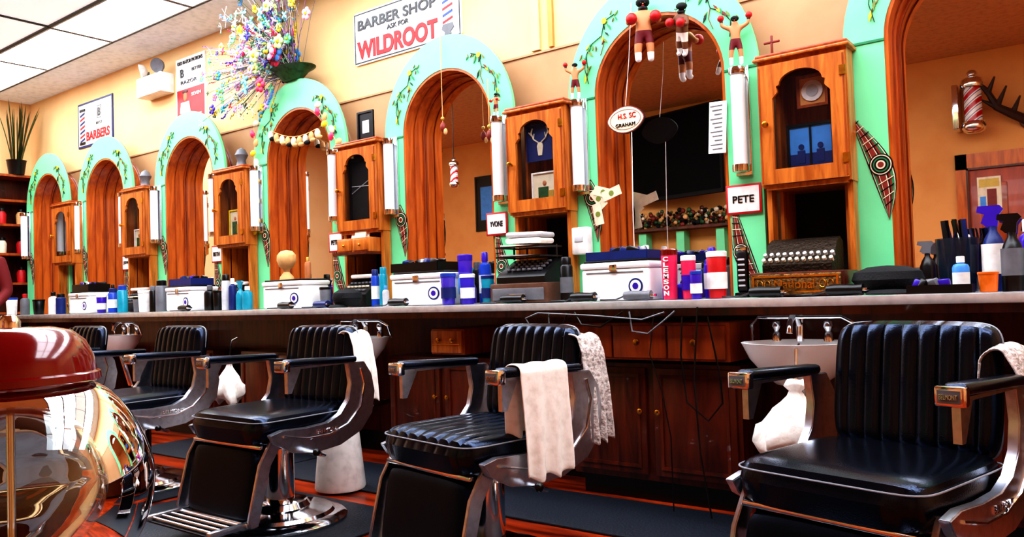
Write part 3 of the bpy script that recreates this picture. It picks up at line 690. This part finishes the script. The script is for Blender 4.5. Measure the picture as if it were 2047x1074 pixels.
for x,rz,c,cn in((-2.06,1.5,BLACKP,'black'),(-3.28,1.55,BLACKP,'black'),(-3.93,1.5,NAVY,'navy'),(-2.48,1.6,BLACKP,'black'),(-1.20,1.5,BLACKP,'black'),(-1.78,1.6,GREY,'grey'),(-4.28,1.5,BLACKP,'black'),(-5.45,1.5,BLACKP,'black'),(-.90,1.55,BLACKP,'black')):
    clipper(x,-.55,CT,rz,c,cn+' corded hair clipper lying on the counter')
def capthing(x,y,z,s,label,rz=0):
    t=thing('flat_cap',label,'cap',(x,y,z),rz)
    B().lathe([(.09,0.005),(.105,.02),(.13,.055),(.12,.085),(.07,.105),(0,.11)],(0,0,0),BLACKM,28,None,s,s*.85).obj('crown',t)
    B().lathe([(0,.012),(.07,.008),(.085,.0),(.088,.004),(.07,.016),(0,.02)],(0,-.075*s,.0),BLACKM,24,None,s,s*.8).obj('brim',t)
capthing(-.715,-.38,CT,1.0,'black fabric cap lying on the counter',.3)
capthing(-3.70,-.49,CT,.8,'black fabric cap lying on the counter',-.3)
bottle(-2.86,-.52,CT,.17,.04,PURPG,BLUEM,'translucent purple tumbler with dark logo on the counter','tumbler','cup',3,NAVY)
bottle(-2.76,-.48,CT,.16,.04,PURPG,WHITEM,'translucent purple tumbler with pale lid on the counter','tumbler','cup',3,WHITEM)
bottle(-2.67,-.42,CT,.15,.034,TEAL,NAVY,'teal canister with dark print on the counter','canister','canister',3,NAVY)
bottle(-2.84,-.40,CT,.27,.04,PURPG,PURP,'tall purple glass jar standing beside the tool box','jar','jar',3,SKY)
bottle(-2.75,-.34,CT,.28,.035,BLUEG,PURP,'tall blue glass bottle beside the tool box','bottle','bottle',0,WHITEM)
bottle(-3.53,-.42,CT,.22,.024,BLUEM,NAVY,'slim blue bottle on the counter','bottle','bottle',1,WHITEM)
bottle(-3.46,-.42,CT,.23,.024,TEAL,TEAL,'slim teal bottle on the counter','bottle','bottle',1)
bottle(-3.40,-.46,CT,.12,.02,LTGREY,SKY,'small pale bottle on the counter','bottle','bottle',0)
bottle(-2.17,-.42,CT,.22,.032,BLACKP,BLACKP,'black aerosol can on the counter','spray_can','can',1,GREY)
tb=bottle(-1.585,-.48,CT,.222,.036,PINK,RED,'pink tumbler with white lettering on the counter','tumbler','cup',3)
g=B(); 
for k,cx in enumerate('CLEMSON'): g.text(cx,(0,-.037,.178-.025*k),.024,.020,WHITEM,bold=.03)
g.obj('lettering',tb)
bottle(-1.50,-.47,CT,.19,.032,PINK,WHITEM,'pink can with pale lid on the counter','can','can',3,PURP)
bottle(-1.365,-.48,CT,.2,.042,REDM,WHITEM,'red drink jar with white band on the counter','jar','jar',3,WHITEM)
bottle(-1.43,-.38,CT,.2,.036,PURPG,WHITEM,'purple glass bottle beside the red jar','bottle','bottle',0,WHITEM)
bottle(-1.48,-.26,CT,.23,.035,PURP,PURP,'purple bottle standing by arch pillar','bottle','bottle',0)
bottle(-1.435,-.54,CT,.12,.025,PURP,BLUEM,'short purple jar on the counter','jar','jar',3,WHITEM)
t=thing('hair_clipper','black and silver striped clipper standing in charger','clipper',(-1.27,-.43,CT))
B().lathe([(0,0),(.04,0),(.035,.02),(0,.025)],(0,0,0),BLACKP,20).obj('charger',t)
g=B().box((0,0,.11),(.05,.035,.18),BLACKP,.014)
for k in range(6): g.box((0,-.018,.05+k*.022),(.03,.004,.008),LTGREY,.002)
g.obj('clipper_body',t); B().box((0,0,.205),(.042,.03,.02),CHROME,.004).obj('blade',t)
cr=thing('cash_register','antique ornate brass cash register with round keys','cash register',(CX[0]-.005,-.36,CT))
B().box((0,.01,.05),(.38,.22,.10),WOODD,.006).obj('base',cr)
ABR=mk('aged_brass','7c5a30',.4,.7,scale=90,bump=.8,col2='3c2a16')
d=B().box((0,-.108,.05),(.36,.016,.085),ABR,.005).ring([(-.17,.015),(.17,.015),(.17,.085),(-.17,.085)],[(-.163,.022),(.163,.022),(.163,.078),(-.163,.078)],-.120,-.116,BRASS,True).text('National',(0,-.118,.05),.16,.036,BRASS,bold=.01)
for s in(-1,1):
    for q in(.11,.14): d.sweep([(s*q+.012*math.cos(2*pi*k/10),-.118,.05+.016*math.sin(2*pi*k/10)) for k in range(10)],.002,BRASS,6,True)
d.obj('drawer',cr)
B().prism([(-.08,.10),(.09,.10),(.09,.22),(.05,.24),(.0,.22),(-.03,.18),(-.08,.13)],-.14,.14,mk('dark_bronze','2c2014',.45,.7,scale=90,bump=.6),'X').obj('curved_body',cr)
g=B()
for r_ in range(2):
    for k in range(11): g.cyl((-.135+k*.027,-.06+.02*r_,.14+.022*r_),(-.135+k*.027,-.076+.02*r_,.154+.022*r_),.008,CREAM if r_!=1 else LTGREY,seg=10)
o=g.obj('keys',cr)
dm=thing('cash_box','worn metal cash box with wide front drawer','cash box',(-2.41,-.38,CT))
B().box((0,0,.05),(.36,.24,.10),mk('worn_brown_metal','6a4a3a',.4,.3,scale=30,bump=.2),.006).obj('case',dm)
B().box((0,-.124,.045),(.32,.008,.06),GREY,.003).ext(-.05,.05,-.132,-.127,.035,.045,CHROME).obj('drawer_front',dm)
ad=thing('adding_machine','black adding machine on top of the cash box','machine',(CX[1]+.02,-.37,CT+.101))
B().prism([(-.12,0),(.12,0),(.12,.11),(.04,.12),(-.1,.05),(-.12,.03)],-.15,.15,BLACKP,'X').obj('casing',ad)
g=B()
for r_ in range(4):
    for k in range(7): g.box((-.1+k*.033,-.08+.028*r_,.068+.014*r_),(.02,.018,.012),GREY,.003)
g.obj('keys',ad)
tr=thing('desk_tray','stacked black wire trays with papers','tray',(CX[1],-.38,CT+.235))
for k in range(2):
    B().ring([(-.14,-.1),(.14,-.1),(.14,.1),(-.14,.1)],[(-.13,-.09),(.13,-.09),(.13,.09),(-.13,.09)],-.004-.05*k,.004-.05*k,BLACKP,True).obj('tray_rim',tr).rotation_euler=(-pi/2,0,0)
    B().box((0,0,.006+.05*k),(.24,.17,.006),CLOTH if k else LTGREY,0,(0,.04,.1)).obj('paper',tr)
for s in(-1,1): B().ext(s*.135-.004,s*.135+.004,.05,.058,-.01,.06,BLACKP).obj('post',tr)
st_=thing('folded_towels','stack of folded white towels on the trays','towels',(CX[1],-.37,1.232))
for k in range(2): B().box((.005*k,0,.018+k*.03),(.22,.14,.028),CLOTH if k%2==0 else LTGREY,.012,(0,.03,.08*k),seg=3).obj('folded_towel',st_)
bu=thing('mannequin_bust','small tan mannequin bust on the tool box','bust',(-4.42,-.38,BZ))
B().lathe([(0,0),(.05,0),(.045,.02),(.02,.05),(.025,.07),(.05,.09),(.065,.13),(.062,.165),(.04,.19),(0,.20)],(0,0,0),TERRA,24,None,1.25,.8).obj('head',bu)
bottle(-4.2,-.38,BZ,.14,.02,SKIN,GOLD,'small tan figurine bottle on the tool box','bottle','bottle',0)
for (x,h,r_,c,c2,s,lb) in [(-5.0,.25,.03,LTGREY,BLACKP,1,'silver aerosol can on the counter'),(-4.83,.2,.03,TEAL,TEAL,2,'teal spray bottle on the counter'),(-4.75,.16,.035,TEAL,WHITEM,0,'teal lotion bottle on the counter'),
  (-5.85,.24,.045,GREY,BLACKP,1,'grey canister on the counter'),(-6.1,.17,.05,WHITEM,WHITEM,3,'white cup on the counter'),(-6.45,.22,.04,TEAL,BLUEM,1,'teal bottle on the counter'),(-6.6,.2,.04,BLUEM,NAVY,1,'blue bottle on the counter'),
  (-5.2,.18,.04,BLACKP,GREY,0,'dark bottle on the counter'),(-6.8,.15,.04,PURP,WHITEM,3,'purple jar on the counter'),(-7.7,.2,.04,WHITEM,BLACKP,0,'white bottle on the counter'),(-7.55,.18,.04,NAVY,BLACKP,1,'navy bottle on the counter'),(-8.0,.14,.05,BLACKP,BLACKP,3,'black jar on the counter'),(-8.3,.2,.04,GREY,REDM,0,'grey bottle with red cap on the counter'),(-8.6,.17,.05,WHITEM,BLUEM,3,'white jar with blue lid on the counter'),
  (-5.1,.14,.035,BLACKP,BLACKP,3,'black jar on the counter'),(-4.92,.22,.028,NAVY,WHITEM,0,'navy bottle on the counter'),(-6.2,.12,.04,GREY,BLACKP,3,'grey jar on the counter'),(-5.97,.2,.03,BLACKP,GREY,1,'black aerosol can on the counter'),(-4.01,.13,.035,GREY,BLACKP,3,'grey jar on the counter')]:
    bottle(x,-.46 if x!=-4.01 else -.40,CT,h,r_,c,c2,lb,'bottle' if s!=3 else 'jar','bottle' if s!=3 else 'jar',s,WHITEM if c in(BLUEM,PURP) else None)
random.seed(31)
for ai in(0,1,2,3,4,5):
    for k in range(5):
        c,c2=random.choice([(BLACKP,GREY),(PURP,WHITEM),(NAVY,BLACKP),(GREY,BLACKP),(WHITEM,PURP),(BLACKP,BLACKP),(TEAL,WHITEM)])
        nm={PURP:'purple',NAVY:'navy',GREY:'grey',WHITEM:'white',TEAL:'teal',BLACKP:'black'}[c]
        bottle(AX[ai]-.24+k*.115,-.11,CT,random.uniform(.15,.27),.03,c,c2,nm+' bottle standing close to the mirror','bottle','bottle',random.choice([0,0,1,2]),None,'bottles in front of the mirrors')
for i in(2,3,4):
    t=thing('receipt_machine','dark boxy receipt machine in the cabinet niche','machine',(CX[i],-.26,CT+.004))
    B().prism([(-.1,0),(.1,0),(.1,.17),(.03,.17),(-.1,.07)],-.125,.125,BLACKP,'X').obj('casing',t)
    g=B()
    for r_ in range(3):
        for k in range(6): g.box((-.09+k*.034,-.07+.03*r_,.098+.023*r_),(.02,.016,.012),CREAM if r_==1 else GREY,.003)
    g.obj('keys',t)
    B().box((0,.03,.185),(.2,.1,.025),CLOTH,.01).obj('paper_stack',t)
wd=thing('drawer_box','small orange wood drawer box with cards in niche','drawers',(CX[2],-.27,1.27))
B().box((0,0,.045),(.3,.14,.09),WOOD2,.004).obj('box_body',wd)
for s in(-1,1):
    q=B().box((s*.072,-.074,.045),(.13,.01,.07),WOOD2,.003).obj('drawer',wd); B().sph((s*.072,-.085,.045),.008,BRASS,10).obj('knob',q)
B().box((0,0,.12),(.16,.01,.07),WHITEM,0,(-.2,0,0)).box((.02,-.02,.11),(.1,.01,.05),CREAM,0,(-.25,0,0)).obj('cards',wd)
B().ext(-.155,.155,-.1,.07,-.015,0,WOODD).obj('shelf_board',wd)
t=thing('comb_jar','clear dark jar full of black combs and tools','jar',(-.48,-.34,CT))
B().lathe([(0,0),(.06,0),(.065,.01),(.072,.2),(.067,.2),(.06,.012),(0,.012)],(0,0,0),thinglass('smoky_glass','202c3c',.6),24).obj('jar_body',t)
random.seed(9)
for k in range(9):
    a=k*.7; B().box((.03*math.cos(a),.03*math.sin(a),.15),(.022,.004,.24),BLACKP if k%3 else NAVY,0,(random.uniform(-.2,.2),random.uniform(-.2,.2),random.uniform(0,3))).obj('comb',t)
tray(-.51,-.54,CT,.20,.08,.03,BLACKP,'black plastic tray of combs on the counter')
bottle(-.455,-.455,CT,.13,.028,SKY,WHITEM,'blue bottle with white cap on the counter','bottle','bottle',0,WHITEM)
bottle(-.36,-.36,CT,.31,.04,NAVY,PURP,'navy spray bottle with purple trigger','spray_bottle','spray bottle',2,WHITEM)
bottle(-.365,-.51,CT,.07,.032,ORNG,ORNG,'small orange glass jar on the counter','jar','jar',3)
bottle(-.295,-.45,CT,.27,.036,BLACKP,BLACKP,'black spray bottle on the counter','spray_bottle','spray bottle',2,GREY)
bottle(-.20,-.47,CT,.20,.045,WHITEM,LTGREY,'white canister with grey lid on the counter','canister','canister',3)
# ------------------------------------------------------------ toys
def skinmesh(name,J,E,mat,parent,scale=1,root=0,fat=1):
    me=bpy.data.meshes.new(name); me.from_pydata([Vector(j[0])*scale for j in J],E,[]); o=bpy.data.objects.new(name,me); COL.objects.link(o)
    md=o.modifiers.new('skin','SKIN'); md.use_smooth_shade=True
    for i,v in enumerate(me.skin_vertices[0].data): r=J[i][1]*scale*fat; v.radius=(r,r); v.use_root=(i==root)
    s=o.modifiers.new('sub','SUBSURF'); s.levels=2; s.render_levels=2
    me.materials.append(mat); o.parent=parent; return o
BOX=mk('boxer_figure','c88c5c',.55,kind='bands',scale=[(0,'f0f0f0'),(.14,'c48456'),(.30,'6c1420'),(.52,'c48456'),(.90,'140c08')])
BOX2=mk('boxer_figure_dark','7c4c30',.55,kind='bands',scale=[(0,'e8e8e8'),(.14,'74452a'),(.30,'e8e0d8'),(.50,'74452a'),(.90,'140c08')])
def boxer(x,y,z,h,label,arms=0,rz=0,fat=1,mat=None):
    t=thing('boxer_figure',label,'toy figure',(x,y,z),rz)
    J=[((0,0,.50),.08),((0,0,.62),.085),((0,0,.76),.10),((0,0,.84),.05),((0,-.01,.93),.085),
       ((-.07,0,.44),.065),((-.10,-.01,.24),.05),((-.10,0,.05),.042),((-.10,-.08,.035),.038),
       ((.07,0,.44),.065),((.10,-.01,.24),.05),((.10,0,.05),.042),((.10,-.08,.035),.038)]
    if arms==0: A=[((-.15,0,.78),.045),((-.25,-.05,.64),.04),((-.19,-.16,.68),.035),((.15,0,.78),.045),((.25,-.05,.64),.04),((.19,-.16,.70),.035)]
    else: A=[((-.15,0,.80),.045),((-.26,0,.86),.04),((-.28,0,1.02),.035),((.15,0,.80),.045),((.26,0,.86),.04),((.28,0,1.02),.035)]
    J+=A
    E=[(0,1),(1,2),(2,3),(3,4),(0,5),(5,6),(6,7),(7,8),(0,9),(9,10),(10,11),(11,12),(2,13),(13,14),(14,15),(2,16),(16,17),(17,18)]
    skinmesh('body',J,E,mat or BOX,t,h,0,fat)
    for k in(15,18): B().sph(Vector(J[k][0])*h,.07*h*fat,REDM,12).obj('glove',t)
    B().sph((0,.01*h,.985*h),(.085*h*fat,.085*h*fat,.055*h*fat),BLACKM,14).obj('hair',t)
    g=B()
    for s in(-1,1): g.sph((s*.03*h,-.092*h*fat,.94*h),.013*h,BLACKP,8)
    g.box((0,-.092*h*fat,.895*h),(.04*h,.01*h,.008*h),REDM).sph((0,-.098*h*fat,.92*h),.012*h,SKIN,8); g.obj('face',t)
    return t
boxer(AX[1]-.43,-.235,1.974,.18,'small boxer figurine with raised arms on the lamp',1,.3)
boxer(AX[1]+.43,-.235,1.974,.22,'small boxer figurine with raised arms on the lamp',1,.3)
boxer(AX[2]+.43,-.235,1.974,.12,'tiny boxer figurine on the lamp',0)
boxer(-1.79,-.24,2.08,.30,'plush boxer doll with red gloves hanging from arch',0,.5,1.35)
d2=boxer(-1.59,-.24,2.07,.23,'dark plush boxer doll in white trunks hanging from arch',0,-.5,1.35,BOX2); d2.rotation_euler=(.25,.35,-.5)
for x,z in((-1.79,2.37),(-1.57,2.28)):
    o=B().sweep([(x,-.24,z),(x,-.19,2.50)],.002,BLACKP,5).obj('hanging_string'); tag(o,'thin dark string holding a hanging doll','string')
fb=thing('football_plaque','white and red football shaped hanging plaque','plaque',(-1.93,-.188,1.83))
def ell(w,h,n=28): 
    L=[]
    for k in range(n):
        a=2*pi*k/n; L.append((w*math.cos(a),h*math.sin(a)*abs(math.sin(a))**.3))
    return L
B().prism(ell(.106,.070),-.010,0,BLACKIN).prism(ell(.105,.069),-.012,-.010,MAROON).prism(ell(.100,.064),-.014,-.012,CREAM).obj('board',fb)
B().text('H.S. SC',(.01,-.016,.018),.10,.026,REDM,bold=0).text('GRAHAM',(0,-.016,-.026),.11,.018,BLACKP,bold=0).sweep([(.086*math.cos(2*pi*k/24),-.0145,.05*math.sin(2*pi*k/24)) for k in range(24)],.0012,MAROON,5,True).obj('lettering',fb)
B().sweep([(0,-.008,.06),(.03,-.008,.3),(.05,0,.58)],.002,WHITEM,5).sweep([(.03,-.008,-.06),(.02,-.008,-.5),(.02,-.008,-.65)],.0025,WHITEM,5).obj('cord',fb)
mf=thing('banknote_fan','fan of folded banknotes pinned to the arch','banknotes',(-2.05,-.20,1.42))
for k,(a,dx,dz) in enumerate(((.9,-.05,.03),(.3,-.02,.06),(-.3,.03,.05),(1.4,-.05,-.05))):
    B().box((dx,-.004-.003*k,dz),(.11,.002,.05),CREAM,0,(0,a,0)).cyl((dx,-.0065-.003*k,dz),(dx,-.004-.003*k,dz),.014,OLIVE,seg=12).obj('banknote',mf)
pp=thing('price_list','white typed sheet pinned beside the lamp','paper',(-1.455,-.19,1.72))
B().box((0,0,0),(.085,.002,.24),WHITEM,0,(0,.06,0)).obj('sheet',pp)
g=B()
for k in range(11): g.box((-.005+.004*(k%3)-.006*(k-5)*.1,-.002,.1-.02*k),(.06-.012*(k%3),.001,.005),GREY)
g.obj('typed_lines',pp)
for base,n,x0,z0,x1,z1,lab,nm in((0,9,-4.78,2.20,-4.27,2.14,'string of small tan shoes across the arch','shoe_garland'),(1,12,-4.98,2.28,-4.98,1.50,'hanging string of shells and blossoms on arch','shell_garland'),(1,7,-4.28,2.30,-4.08,2.02,'string of shells draped along the arch','shell_garland')):
    t=thing(nm,lab,'garland',(0,-.215,0)); pts=[]
    for k in range(n):
        u=k/(n-1); pts.append((x0+(x1-x0)*u,0,z0+(z1-z0)*u-(.05*math.sin(pi*u) if base==0 else 0)))
    B().sweep(pts,.003,TERRA,5).obj('string',t)
    for k,p in enumerate(pts):
        if base==0: B().sph((p[0],0,p[2]-.035),(.022,.02,.035),TERRA if k%2 else CREAM,10).sph((p[0]+.015,0,p[2]-.06),(.03,.018,.016),BLACKM if k%3==0 else TERRA,10).obj('shoe',t)
        else: B().sph((p[0]+.02*(-1)**k,0,p[2]),(.032,.012,.024),[CREAM,PINK,TERRA,YEL][k%4],10,(0,k,0)).obj('shell',t)
for x,z0,z1 in((AX[2]-.0,2.53,2.0),(AX[2]+.35,2.2,1.9)):
    t=thing('hanging_charm','beaded cord with small charm hanging from arch','charm',(x,-.20,0))
    B().sweep([(0,0,z0),(0,0,z1)],.0025,TERRA,5).obj('cord',t)
    B().sph((0,0,z1-.02),(.02,.015,.03),MAROON,10).sph((0,0,z1+.03),.012,GOLD,10).sph((.02,0,z1-.05),(.014,.01,.02),TERRA,8).obj('charm',t)
o=thing('paper_dispenser','small white wall dispenser on arch pillar','dispenser',(-2.2,-.187,1.17))
B().box((0,-.03,.07),(.1,.06,.14),WHITEM,.01).obj('casing',o); B().box((0,-.062,.08),(.05,.004,.03),LTGREY,.001).obj('slot',o)
def f_dark(g,w,h): g.ext(-w/2,w/2,-.004,0,0,h,BLACKP).ext(-w*.2,w*.2,-.006,-.004,h*.3,h*.7,WHITEM)
pic('framed_picture','small black framed picture on top of cabinet','picture',CX[2]+.0,-.2,1.982,.15,.2,BLACKP,f_dark)
for i in(3,4):
    t=thing('figurine','small grey figurine on top of the cabinet','figurine',(CX[i],-.18,1.982))
    B().lathe([(0,0),(.05,0),(.04,.02),(.03,.06),(.05,.1),(.03,.14),(0,.16)],(0,0,0),GREY,16).obj('statue',t)
t=thing('figurine','red toy cross shaped figurine on the cabinet','figurine',(CX[0]-.13,-.25,1.982))
B().box((0,0,.045),(.010,.010,.09),MAROON,.003).box((0,0,.06),(.07,.010,.010),MAROON,.003).obj('statue',t)
# ------------------------------------------------------------ gumball machine
gm=thing('gumball_machine','red lidded clear glass globe candy machine on stand','candy machine',(-1.05,-3.325,0))
B().lathe([(0,.960),(.045,.959),(.065,.954),(.080,.941),(.089,.922),(.092,.905),(.096,.903),(.097,.895),(.092,.891),(0,.891)],(0,0,0),RED,64).obj('lid',gm)
B().lathe([(.012,.957),(.012,.967),(.007,.974),(0,.975)],(0,0,0),CHROME,20).obj('lock',gm)
prof=[(.080,.891),(.096,.887),(.117,.868),(.138,.835),(.152,.80),(.157,.77),(.153,.735),(.138,.695),(.11,.66),(.085,.645)]
thk=[.012,.022,.014,.020,.013,.018,.014,.020,.013,.012]
inn=[(r-thk[i],z+(.006 if 0<i<9 else 0)) for i,(r,z) in enumerate(prof[::-1])]
t=bmesh.new(); pr=prof+inn; rows=[[t.verts.new((r*math.cos(2*pi*k/72),r*math.sin(2*pi*k/72),z)) for k in range(72)] for r,z in pr]
for i in range(len(rows)):
    a=rows[i]; b2=rows[(i+1)%len(rows)]
    for k in range(72): t.faces.new((a[k],a[(k+1)%72],b2[(k+1)%72],b2[k]))
bmesh.ops.recalc_face_normals(t,faces=t.faces)
g=B(); g._add(t,GLASS); o=g.obj('glass_globe',gm,ang=3); s=o.modifiers.new('sub','SUBSURF'); s.levels=1; s.render_levels=1
B().cyl((0,0,.647),(0,0,.890),.0045,CHROME).obj('center_rod',gm)
B().lathe([(0,.655),(.05,.650),(.075,.645),(.10,.643),(.105,.63),(.09,.60),(.085,.45),(.12,.42),(.12,.40),(0,.40)],(0,0,0),RED,40).obj('body',gm)
B().lathe([(.03,.40),(.03,.04),(.17,.03),(.18,0),(0,0)],(0,0,0),BLACKP,32).obj('stand',gm)
# ------------------------------------------------------------ opposite side of the room
tv=thing('television','large black flat television on a wall bracket','television',(-4.13,-5.0,2.56),math.radians(180+14))
B().box((0,0,0),(1.36,.05,1.04),BLACKM,.01).box((0,-.027,.01),(1.30,.004,.97),SCREEN).obj('screen_panel',tv)
B().box((0,.155,0),(.1,.27,.1),BLACKP,.01).obj('bracket',tv)
struct(B().ext(-1.15,-.35,-5.3,-5.26,0,2.05,DOORW,.004).ext(-1.05,-.82,-5.27,-5.25,1.2,1.9,WOODR,.01).ext(-.68,-.45,-5.27,-5.25,1.2,1.9,WOODR,.01).ext(-1.05,-.82,-5.27,-5.25,.2,1.0,WOODR,.01).ext(-.68,-.45,-5.27,-5.25,.2,1.0,WOODR,.01).obj('door_1'))
struct(B().ext(-1.25,-1.15,-5.3,-5.24,0,2.2,WOOD).ext(-.35,-.25,-5.3,-5.24,0,2.2,WOOD).ext(-1.25,-.25,-5.3,-5.24,2.05,2.2,WOOD).ext(-1.16,-1.14,-5.3,-5.235,0,2.06,WOODD).ext(-1.16,-.34,-5.3,-5.235,2.04,2.06,WOODD).obj('trim_6'))
ps=thing('door_poster','small colourful poster taped on the door','poster',(-.97,-5.245,1.62),pi)
B().ext(-.10,.10,-.002,0,0,.34,CREAM).ext(-.085,.085,-.004,-.002,.24,.32,GOLD).ext(-.06,.02,-.004,-.002,.05,.22,MAROON).ext(.03,.08,-.004,-.002,.05,.15,SKY).obj('sheet',ps)
def pole(x,y,z,s,label,mat,brk):
    t=thing('barber_pole',label,'barber pole',(x,y,z)); 
    B().lathe([(0,0),(.05,0),(.085,.02),(.1,.06),(.09,.09),(.1,.1)],(0,0,0),CHROME,28).obj('lower_cap',t)
    B().lathe([(.07,.1),(.07,.4)],(0,0,0),mat,28).obj('striped_cylinder',t)
    B().lathe([(.1,.4),(.09,.41),(.1,.44),(.085,.48),(.05,.5),(0,.5)],(0,0,0),CHROME,28).obj('upper_cap',t)
    B().lathe([(0,.5),(.03,.5),(.05,.53),(.03,.56),(0,.57)],(0,0,0),CHROME,20).obj('finial',t)
    if brk: B().ext(-.16,-.11,-.20,.05,.05,.45,CHROME,.01).obj('bracket',t)
    else: B().sweep([(0,0,.5),(0,0,(3.2-z)/s)],.008,BLACKP,6).obj('chain',t)
    t.scale=(s,s,s)
pole(-1.05,-5.08,2.37,1.08,'red white and blue barber pole in chrome housing',SPIRAL,True)
pole(-5.85,-3.0,2.18,.6,'small barber pole hanging on a chain',SPIRALS,False)
an=thing('mounted_antlers','pair of brown deer antlers mounted on the wall','antlers',(-.62,-5.28,2.46))
B().lathe([(0,0),(.08,0),(.07,.03),(0,.04)],(0,0,0),WOODD,20,RX(-pi/2)).obj('plaque',an)
ANT=mk('antler_bone','3c2014',.6)
for s in(-1,1):
    g=B(); main=[(s*.02,.05,0),(s*.12,.12,.06),(s*.24,.16,.14),(s*.30,.2,.28),(s*.24,.22,.42)]
    g.sweep(main,.015,ANT,8,rr=[.045,.042,.036,.028,.008])
    for a,b3 in((1,(s*.05,.14,.22)),(2,(s*.36,.2,.22)),(2,(s*.15,.2,.32)),(3,(s*.38,.24,.40))): g.sweep([main[a],b3],.01,ANT,8,rr=[.03,.008])
    g.obj('antler',an)
gl=thing('christmas_garland','dense garland with red and white ornaments on shelf','garland',(-4.15,-5.12,1.712))
g=B(); random.seed(21)
for k in range(460):
    g.sph((random.uniform(-1.05,1.05),random.uniform(-.08,.08),random.uniform(.02,.2)),random.uniform(.012,.032),random.choice([LEAF,TERRA,MAROON,CREAM,GOLDD,LEAF,WOODD,BLACKM,BLACKM]),6)
o=g.obj('foliage',gl); o['kind']='stuff'
t=thing('wall_shelf','long dark display shelf with green posts','shelf',(-4.15,-5.15,0))
g=B().ext(-1.1,1.1,-.14,.12,1.68,1.71,WOODD).ext(-1.1,1.1,-.14,.10,1.2,1.23,WOODD)
for x in(-1.0,-.5,0,.5,1.0): g.ext(x-.05,x+.05,-.1,.05,0,1.66,GREEN)
g.obj('shelf_frame',t)
def f_p(g,w,h): g.ext(-w/2,w/2,-.004,0,0,h,BLACKP).ext(-w*.3,w*.3,-.006,-.004,h*.2,h*.8,SKY)
for x,z,w,h in((-7.2,1.9,.5,.8),(-2.6,2.2,.4,.5),(-6.2,1.6,.4,.6)):
    p=pic('framed_picture','dark framed picture on the opposite wall','picture',x,-5.29,z,w,h,BLACKP,f_p,.03); p.rotation_euler=(0,0,pi)
# ------------------------------------------------------------ person at far left edge
PM=mk('person_clothes','8c1820',.8,kind='bands',scale=[(0,'181818'),(.05,'1c2438'),(.52,'6c1418'),(.86,'c08060')])
pe=thing('person','person in red plaid shirt and dark jeans standing','person',(-7.86,-1.0,0),.6)
J=[((0,0,.95),.13),((0,0,1.15),.13),((0,0,1.38),.15),((0,0,1.49),.06),((0,-.02,1.62),.095),((0,-.01,1.70),.08),
 ((-.1,0,.88),.09),((-.11,-.02,.5),.065),((-.11,0,.09),.045),((-.11,-.14,.04),.04),
 ((.1,0,.88),.09),((.11,-.02,.5),.065),((.11,0,.09),.045),((.11,-.14,.04),.04),
 ((-.19,0,1.4),.065),((-.25,.02,1.14),.05),((-.24,-.16,1.0),.035),((.19,0,1.4),.065),((.25,.02,1.14),.05),((.24,-.16,1.0),.035)]
E=[(0,1),(1,2),(2,3),(3,4),(4,5),(0,6),(6,7),(7,8),(8,9),(0,10),(10,11),(11,12),(12,13),(2,14),(14,15),(15,16),(2,17),(17,18),(18,19)]
skinmesh('body',J,E,PM,pe,1.0)
B().sph((0,.01,1.70),(.10,.115,.10),BLACKM,16).obj('hair',pe)
for s in(-1,1):
    for k in range(5): 
        bx=s*.24+(k-2)*.016; B().sweep([(bx,-.17,1.0),(bx,-.21,.985),(bx+(.01 if k==0 else 0),-.225-.004*(2-abs(k-2)),.955)],.008,SKIN,6).obj('finger',pe)
# ------------------------------------------------------------ camera, world, view
d1=Vector((-2106.5,-120,-1600)).normalized()
up=Vector((-.033,1,0)); up.z=-(up.x*d1.x+up.y*d1.y)/d1.z; up.normalize()
R=Matrix((-d1,up.cross(-d1),up)).to_4x4()
cd=bpy.data.cameras.new('camera'); cd.sensor_fit='HORIZONTAL'; cd.sensor_width=36; cd.lens=1600*36/2047
cd.clip_start=.05
co=bpy.data.objects.new('camera',cd); COL.objects.link(co); co.matrix_world=Matrix.Translation((0,-3.72,.98))@R
SC.camera=co
w=bpy.data.worlds.new('world'); SC.world=w; w.use_nodes=True; w.node_tree.nodes['Background'].inputs[0].default_value=(.8,.85,1,1); w.node_tree.nodes['Background'].inputs[1].default_value=.3
SC.view_settings.view_transform='Standard'
try: SC.view_settings.look='High Contrast'
except Exception: pass
